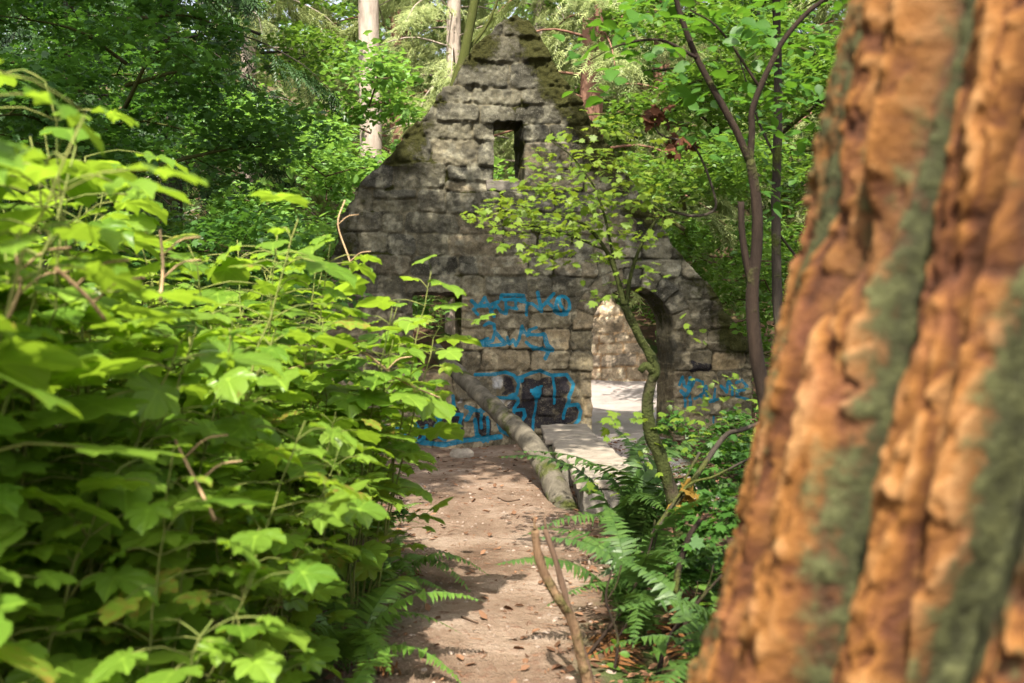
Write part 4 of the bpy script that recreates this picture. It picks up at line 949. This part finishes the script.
for (x, y, rz, s, lab) in ((1.55, 9.4, 0.2, 0.7, "low maple bush at the arched doorway's foot"), (2.15, 9.7, 1.4, 0.7, "low maple bush before the second patch of blue writing"), (2.0, 8.4, 2.6, 0.65, "low maple bush in the shade before the mossy crooked stem"),
                           (2.75, 10.3, 3.4, 0.75, "low maple bush at the gable's far corner"), (2.5, 8.9, 0.9, 0.7, "low maple bush beneath the thin forked sapling"), (3.3, 10.9, 4.0, 1.1, "low maple bush beyond the thin forked sapling"), (1.7, 7.3, 5.0, 0.7, "small maple bush behind the upright sword fern"), (1.05, 4.9, 2.0, 0.75, "small dark maple bush between the large sword fern and the bark trunk"), (-0.98, 6.4, 2.0, 0.6, "small maple bush on the thicket side of the path"), (-1.35, 7.6, 3.0, 0.7, "small maple bush at the far end of the thicket"), (1.35, 6.2, 1.0, 0.85, "small maple bush behind the yellow-brown withered leaves")):
    put_tree(BUL, "low_bush", x, y, rz, s, lab, "bush", "low bushes beside the path and before the wall")

# --- thin forked sapling
sap = empty("forked_sapling", tuple(at(766, 470, 5.2)), 0); Lc = np.array(sap.location)
tag(sap, "thin brown sapling forking in two, with round green leaves", "tree")
mb = MB(); S5 = lambda l, Yd=5.2: [at(px, py, Yd) - Lc for px, py in l]
base = np.array((1.36, 5.2, gz1(1.36, 5.2) - 0.1)) - Lc
limb_tube(mb, [base] + S5([(770, 470), (766, 405), (757, 360), (752, 300), (757, 240), (756, 200), (750, 160)]), 0.048, 0.024, 44, 9, 0.12, 5)
limb_tube(mb, S5([(750, 162), (735, 128), (715, 92), (697, 58), (683, 22), (674, -10), (660, -70)]), 0.021, 0.012, 30, 7, 0.1, 6)
limb_tube(mb, S5([(750, 165), (752, 130), (752, 112), (760, 88), (772, 62), (785, 38), (808, 12), (830, -4), (870, -30)]), 0.019, 0.011, 34, 7, 0.1, 7)
limb_tube(mb, S5([(756, 300), (747, 265), (742, 232), (741, 202)]), 0.022, 0.017, 16, 7, 0.15, 8)
limb_tube(mb, S5([(697, 58), (660, 40), (620, 45), (590, 60)], 5.0), 0.010, 0.004, 16, 5)
limb_tube(mb, S5([(760, 88), (720, 30), (690, 10)], 5.4), 0.009, 0.004, 12, 5)
link("trunk", mb.data("trunk", M['bark_sap']), sap)
rng = np.random.RandomState(31); P_, N_, D_, S_ = [], [], [], []
def spray(cx, cy, Yd, rx, ry, n, ls, tilt=0.4, dep=0.5):
    for k in range(n):
        a = rng.uniform(0, 2 * pi); r = math.sqrt(rng.random()); p = at(cx + rx * r * cos(a), cy + ry * r * sin(a), Yd + dep * rng.uniform(-1, 1))
        P_.append(p); az = rng.uniform(0, 2 * pi); D_.append((cos(az), sin(az), -rng.uniform(0.2, 0.9))); nn = np.array((0, -0.25, 1.0)) + tilt * rng.randn(3); N_.append(nn); S_.append(ls * rng.uniform(0.65, 1.2))
for a in ((605, 45, 5.2, 45, 28, 26, 0.10), (650, 25, 5.4, 60, 32, 46, 0.10), (700, 20, 5.8, 70, 35, 60, 0.095), (600, 95, 5.0, 30, 14, 7, 0.10), (660, 75, 5.6, 60, 30, 40, 0.09), (760, 60, 5.8, 60, 60, 90, 0.095), (810, 90, 6.2, 50, 70, 80, 0.095),
          (800, 20, 6.0, 60, 30, 60, 0.09), (720, 120, 6.0, 60, 40, 60, 0.085), (790, 180, 6.2, 45, 45, 50, 0.085), (850, 30, 5.6, 40, 30, 34, 0.09)): spray(*a)
link("crown", leaves("crown", 'oval', np.array(P_) - Lc, unit(N_), D_, S_, M['hazel_leaf'], rng, 0.5), sap)
# --- second thin dark trunk
mb = MB(); Yd = 10.0; q0 = at(782, 360, Yd); bs = np.array((q0[0] + 0.05, Yd, gz1(q0[0], Yd) - 0.1))
limb_tube(mb, [bs, at(781, 358, Yd), at(777, 290, Yd), at(776, 200, Yd), at(778, 110, Yd), at(776, 0, Yd), at(770, -160, Yd)], 0.058, 0.035, 50, 8, 0.16, 9)
limb_tube(mb, [at(776, 230, Yd), at(800, 262, Yd + 0.2), at(818, 285, Yd + .4)], 0.016, 0.006, 10, 5)
limb_tube(mb, [at(777, 160, Yd), at(758, 120, Yd + 0.2), at(740, 60, Yd + .4)], 0.016, 0.006, 10, 5)
st_ = empty("slender_tree", tuple(bs)); lo_ = link("trunk", mb.data("trunk", M['bark_dark']), st_); lo_.location = tuple(-bs); tag(st_, "slender straight dark trunk between the forked sapling and the bark", "tree")

# --- mossy crooked vine maple in front of the doorway
vm = empty("vine_maple", (at(690, 560, 6.0)[0], 6.0, gz1(1.05, 6.0))); Lc = np.array(vm.location)
tag(vm, "crooked mossy vine maple before the doorway, its yellow-green sprays across the gable", "tree")
mb = MB(); V6 = lambda l, Yd=6.0: [at(px, py, Yd) - Lc for px, py in l]
limb_tube(mb, [np.array((0.03, 0, -0.12))] + V6([(686, 560), (675, 505), (663, 468), (650, 428), (647, 405), (652, 383), (655, 368), (646, 348), (636, 330), (624, 306)]), 0.044, 0.026, 90, 10, 0.55, 10)
limb_tube(mb, V6([(624, 306), (618, 280), (606, 250), (585, 225), (560, 215)]), 0.020, 0.006, 20, 6, 0.2, 11)
limb_tube(mb, V6([(626, 308), (632, 270), (648, 232), (668, 210), (690, 195)]), 0.014, 0.005, 18, 6, 0.2, 12)
limb_tube(mb, V6([(606, 250), (560, 232), (520, 225), (480, 228)]), 0.009, 0.003, 14, 5)
limb_tube(mb, V6([(618, 280), (600, 200), (575, 160), (550, 140)]), 0.010, 0.003, 14, 5)
limb_tube(mb, V6([(655, 372), (646, 366), (640, 372)]), 0.03, 0.02, 8, 7, 0.4, 13)
link("trunk", mb.data("trunk", M['bark_vine']), vm)
rng = np.random.RandomState(32); P_, N_, D_, S_ = [], [], [], []
for a in ((500, 215, 5.9, 40, 18, 80, 0.062), (535, 235, 6.0, 42, 25, 110, 0.065), (560, 205, 6.1, 48, 28, 140, 0.065), (600, 180, 6.1, 48, 34, 130, 0.065), (560, 160, 6.2, 38, 28, 80, 0.06), (545, 262, 5.9, 30, 12, 26, 0.065), (630, 215, 6.1, 45, 34, 120, 0.065),
          (600, 240, 6.1, 40, 22, 60, 0.065), (520, 190, 6.0, 40, 14, 40, 0.06), (640, 150, 6.3, 50, 36, 110, 0.06), (590, 130, 6.3, 35, 20, 26, 0.06), (605, 290, 6.0, 28, 20, 14, 0.065), (640, 275, 6.0, 26, 18, 16, 0.065), (672, 190, 6.3, 36, 34, 80, 0.06),
          (625, 425, 5.8, 28, 16, 22, 0.07), (665, 440, 6.2, 30, 40, 40, 0.07), (720, 410, 6.6, 40, 45, 60, 0.07), (605, 486, 6.2, 20, 14, 10, 0.065), (690, 330, 6.4, 20, 20, 8, 0.06)): spray(*a)
link("crown", leaves("crown", 'maple', np.array(P_) - Lc, unit(N_), D_, np.array(S_) * 0.95, M['maple_leaf'], rng, 0.6), vm)
# --- dark fallen branch through the ferns
mb = MB(); limb_tube(mb, [at(612, 640, 5.2), at(634, 575, 5.3), at(660, 525, 5.4), at(695, 478, 5.6), at(724, 437, 5.8), at(742, 430, 5.8), at(768, 420, 5.9)], 0.022, 0.012, 34, 7, 0.2, 14)
limb_tube(mb, [at(640, 560, 5.2), at(683, 490, 5.5), at(715, 476, 5.5), at(750, 458, 5.7)], 0.009, 0.006, 20, 6, 0.2, 15)
limb_tube(mb, [at(640, 600, 5.2), at(652, 640, 5.1), at(664, 690, 5.0)], 0.020, 0.016, 10, 7, 0.2, 16)
tag(link("dead_branch", mb.data("dead_branch", M['bark_dark'])), "dark bare dead branch slanting up through the sword ferns", "branch")
for l, Yd, r0, r1, lab in (([(560, 690), (600, 640), (628, 600), (650, 548), (655, 520)], 4.6, 0.010, 0.005, "thin dark dead stem rising behind the snapped stems"), ([(700, 690), (690, 640), (676, 590), (688, 540), (700, 520)], 4.5, 0.020, 0.012, "dark mossy dead stem beside the bark trunk's foot"),
                           ([(655, 690), (668, 640), (700, 600), (722, 575)], 4.4, 0.012, 0.007, "dark dead stem slanting toward the bark trunk"), ([(610, 690), (618, 640), (606, 600), (612, 570)], 4.4, 0.008, 0.004, "short dead stem amid the brown fronds")):
    mb = MB(); q = limb_tube(mb, [at(px, py, Yd + 0.04 * i) for i, (px, py) in enumerate(l)], r0, r1, 24, 6, 0.3, int(l[0][0]))
    for k in (8, 15): mb.tube(spline([q[k], q[k] + (0.05, 0.03, 0.07), q[k] + (0.07, 0.02, 0.16)], 6), 0.004, 4)
    tag(link("dead_twig", mb.data("dead_twig", M['bark_sap'])), lab, "dead stem", "dead stems among the ferns")
# --- snapped twin stems
ss = empty("snapped_stems", (0.24, 4.15, gz1(0.24, 4.15))); Lc = np.array(ss.location); tag(ss, "pair of snapped brown stems standing by the path among dead fronds", "snapped stems")
for (l, r0, r1, sdv) in (([(596, 720), (584, 668), (572, 620), (553, 590), (540, 562), (535, 530)], 0.028, 0.017, 1), ([(602, 725), (588, 668), (570, 612), (556, 562), (545, 529)], 0.017, 0.011, 2)):
    mb = MB(); q = limb_tube(mb, [at(px, py, 4.15) - Lc for px, py in l], r0, r1, 44, 9, 0.4, sdv)
    for k in range(3): mb.tube([q[-3] + 0.35 * r1 * np.array((cos(k * 2.1), sin(k * 2.1), 0)), q[-1] + np.array((0.5 * r1 * cos(k * 2.1), 0.5 * r1 * sin(k * 2.1), 0.02 + 0.02 * k))], [r1 * 0.6, 0.002], 5)
    link("stem", mb.data("stem", M['snag'] if sdv == 1 else M['bark_brown']), ss)
# --- dead leaf clusters
def dead_cluster(name, twig, Yd, spots, n, size, mat, label):
    rng = np.random.RandomState(len(label)); r = empty(name, tuple(at(*twig[0], Yd))); L0 = np.array(r.location); tag(r, label, "dead leaves")
    mb = MB(); limb_tube(mb, [at(px, py, Yd) - L0 for px, py in twig], 0.010, 0.006, 20, 5); link("twig", mb.data("twig", M['bark_dark']), r)
    P_, N_, D_, S_ = [], [], [], []
    for (px, py, rx, ry) in spots:
        for k in range(n):
            P_.append(at(px + rx * rng.uniform(-1, 1), py + ry * rng.uniform(-1, 1), Yd + 0.05 * rng.randn()) - L0); N_.append(rng.randn(3) + (0, -0.6, 0.1)); D_.append((0.5 * rng.randn(), 0.4 * rng.randn(), -1)); S_.append(size * rng.uniform(0.6, 1.2))
    link("withered_leaves", leaves("withered_leaves", 'maple', P_, unit(N_), D_, S_, mat, rng, 1.6), r)
dead_cluster("dead_leaf_spray", [(668, 210), (690, 216), (708, 214), (716, 206), (713, 190), (703, 162), (690, 142), (668, 138), (655, 128), (662, 108)], 6.0, [(660, 112, 14, 8), (650, 122, 8, 8), (672, 142, 4, 12), (688, 139, 6, 3)], 9, 0.085, M['dead_leaf'], "withered dark brown leaf cluster hanging in the air beside the gable")
dead_cluster("withered_leaf_bunch", [(700, 452), (690, 470), (683, 484)], 5.5, [(684, 492, 7, 14), (692, 500, 7, 8)], 7, 0.11, M['yellow_leaf'], "yellow-brown withered leaves hanging on the dead branch")
# dry canes in the thicket
mbs = [([(348, 280), (350, 262), (338, 225), (345, 200)], 5.4, "dry forked twig sticking up at the gable's broken edge"), ([(280, 372), (330, 358), (362, 352), (400, 380), (440, 398)], 4.4, "dry tan cane arching through the middle of the thicket"),
       ([(55, 268), (85, 295), (105, 320)], 2.2, "dry tan cane slanting among the nearest leaves"), ([(8, 318), (20, 285), (14, 245)], 2.3, "dry tan cane upright near the frame's edge"), ([(160, 300), (163, 268), (160, 230)], 3.0, "short dry cane poking out of the thicket's top"), ([(215, 520), (190, 470), (175, 440)], 2.6, "dry cane low in the thicket's shade")]
for l, Yd, lab in mbs:
    mb = MB(); q = limb_tube(mb, [at(px, py, Yd + 0.05 * i) for i, (px, py) in enumerate(l)], 0.006, 0.0045, 16, 5)
    for k in (5, 10): mb.tube(spline([q[k], q[k] + (0.05, 0.02, 0.05), q[k] + (0.11, 0.03, 0.06)], 6), 0.003, 4)
    tag(link("dry_cane", mb.data("dry_cane", M['cane'])), lab, "cane", "dry canes in the thicket")
for l, Yd, lab in (([(350, 572), (362, 565), (378, 561)], 6.0, "short twig on the dirt at the thicket's edge"), ([(462, 622), (470, 626), (478, 629)], 5.1, "tiny dark twig in the middle of the path"), ([(498, 500), (508, 503), (520, 501)], 8.8, "small stick on the path short of the log")):
    pts = []
    for px, py in l:
        d = ray(px, py); s_ = -CAMZ / d[2]; p = CAMP + d * s_; p[2] = gz1(p[0], p[1]) + 0.008; pts.append(p)
    mb = MB(); limb_tube(mb, pts, 0.007, 0.004, 8, 5, 0.2); tag(link("fallen_twig", mb.data("fallen_twig", M['bark_brown'])), lab, "twig", "twigs on the path")

# ------------------------------------------------------------------ stuff: litter, undergrowth, far woodland
rng = np.random.RandomState(91); n = 5200; y = rng.uniform(2.4, 13.2, n); x = rng.uniform(-1.9, 2.0, n)
d_ = np.minimum(x - path_l(y), np.maximum(path_r(y), 1.9 * (y > 8.0)) - x); ok = (d_ > -0.25) & (rng.random(n) < np.where(d_ < 0.25, 1.0, 0.5)); x, y = x[ok], y[ok]; n = len(x)
tp = np.array([(1, 0, 0), (0, 1, 0), (-1, 0, 0), (0, -1, 0), (0, 0, 1), (0.7, 0.7, 0.6), (-0.7, 0.6, 0.55), (0, -0.6, 0.75)]); tfc = np.array([(0, 5, 4), (5, 1, 4), (1, 6, 4), (6, 2, 4), (2, 3, 7), (2, 7, 4), (3, 0, 7), (7, 0, 4), (0, 1, 5), (1, 2, 6)])
sz = 0.004 + 0.016 * rng.random(n) ** 4; az = rng.uniform(0, 6.28, n); px_ = tp[None] * sz[:, None, None] * rng.uniform(0.7, 1.3, (n, 1, 3))
pv = np.stack([px_[..., 0] * np.cos(az)[:, None] - px_[..., 1] * np.sin(az)[:, None] + x[:, None], px_[..., 0] * np.sin(az)[:, None] + px_[..., 1] * np.cos(az)[:, None] + y[:, None], px_[..., 2] * 0.7 + gz(x, y)[:, None] - 0.001], -1)
gr = link("grit", mesh_data("grit", pv.reshape(-1, 3), [(tfc[None] + 8 * np.arange(n)[:, None, None]).reshape(-1, 3)], M['grit'], False)); tag(gr, "small stones and grit strewn over the dirt path", "grit", kind="stuff")
rng = np.random.RandomState(92); n = 3800; y = rng.uniform(2.4, 13.0, n); x = rng.uniform(-1.9, 1.4, n); d_ = np.minimum(x - path_l(y), path_r(y) - x); ok = rng.random(n) < np.where(d_ < 0.2, 1.0, 0.28); x, y = x[ok], y[ok]; n = len(x)
az = rng.uniform(0, 6.28, n); nd_ = leaves("fallen_needles", 'simple', np.stack([x, y, gz(x, y) + 0.006], -1), np.array((0, 0, 1.0)) + 0.2 * rng.randn(n, 3), np.stack([np.cos(az), np.sin(az), 0 * az], -1), 1.0, M['litter'], rng, 0.5)
co = np.empty(len(nd_.vertices) * 3, np.float32); nd_.vertices.foreach_get("co", co); co = co.reshape(n, 6, 3); b0 = co[:, :1]; ax_ = np.stack([np.cos(az), np.sin(az), 0 * az], -1)[:, None]; rel = co - b0; al_ = (rel * ax_).sum(-1, keepdims=True)
L_ = rng.uniform(0.02, 0.10, n)[:, None, None]; co = b0 + al_ * ax_ * L_ + (rel - al_ * ax_) * 0.012; nd_.vertices.foreach_set("co", co.astype(np.float32).ravel()); nd_.update()
tag(link("fallen_needles", nd_), "needles, bark bits and tiny twigs strewn on the path", "needles", kind="stuff")
rng = np.random.RandomState(77)
n = 9000; x = rng.uniform(-2.6, 2.2, n); y = rng.uniform(2.2, 13, n)
dn = np.minimum(x - path_l(y), path_r(y) - x); keep_ = rng.random(n) < np.where(dn > 0.35, 0.14, np.where(dn > 0.1, 0.35, 0.9)); x, y = x[keep_], y[keep_]; n = len(x)
az = rng.uniform(0, 6.28, n)
lit = link("leaf_litter", leaves("leaf_litter", 'simple', np.stack([x, y, gz(x, y) + 0.008], -1), np.array((0, 0, 1.0)) + 0.35 * rng.randn(n, 3) * (1, 1, 0.2), np.stack([np.cos(az), np.sin(az), 0 * az], -1), rng.uniform(0.025, 0.075, n), M['litter'], rng, 1.5))
tag(lit, "brown fallen leaves scattered on the soil and path edges", "leaf litter", kind="stuff")
n = 26000; x = rng.uniform(-9, 9, n); y = rng.uniform(1.2, 22, n)
dn = np.minimum(x - path_l(y), np.maximum(path_r(y), 2.0 * (y > 7.8)) - x); ok = (dn < -0.12) & ~((x > -2.8) & (x < 3.6) & (y > 12.1 + x * 0.19)) & (fbm(x * 0.9, y * 0.9, 0, 78, 3) > -0.12) & (np.hypot(x - 0.85, y - 1.5) > 0.9)
x, y = x[ok], y[ok]; n = len(x); az = rng.uniform(0, 6.28, n); hgt = rng.uniform(0.02, 0.34, n) * sstep(0, 0.5, -dn[ok])
nn = np.array((0, 0, 1.0)) + 0.4 * rng.randn(n, 3); nn[:, 2] = abs(nn[:, 2])
ug = link("undergrowth", leaves("undergrowth", 'oval', np.stack([x, y, gz(x, y) + 0.01 + hgt], -1), nn, np.stack([np.cos(az), np.sin(az), -0.3 + 0 * az], -1), rng.uniform(0.05, 0.12, n), M['wood_leaf'], rng, 0.6))
tag(ug, "low leafy ground cover under the shrubs and trees", "undergrowth", kind="stuff")
n = 60000; y = rng.uniform(36, 62, n); x = rng.uniform(-0.75, 0.75, n) * y; hh = rng.random(n) ** 0.8 * (13 + 6 * fbm(x * 0.12, y * 0.12, 0, 79, 3))
ok = fbm(x * 0.35, y * 0.35, hh * 0.35, 80, 3) > -0.05
x, y, hh = x[ok], y[ok], hh[ok]; n = len(x); az = rng.uniform(0, 6.28, n); nn = np.array((0, -0.3, 1.0)) + 0.5 * rng.randn(n, 3); nn[:, 2] = abs(nn[:, 2])
fw = link("woodland", leaves("woodland", 'simple', np.stack([x, y, gz(x, y) + hh], -1), nn, np.stack([np.cos(az), np.sin(az), -0.5 + 0 * az], -1), rng.uniform(0.35, 0.75, n), M['wood_leaf'], rng, 0.6))
tag(fw, "far sunlit woodland on the slope behind the ruin", "woodland", kind="stuff")
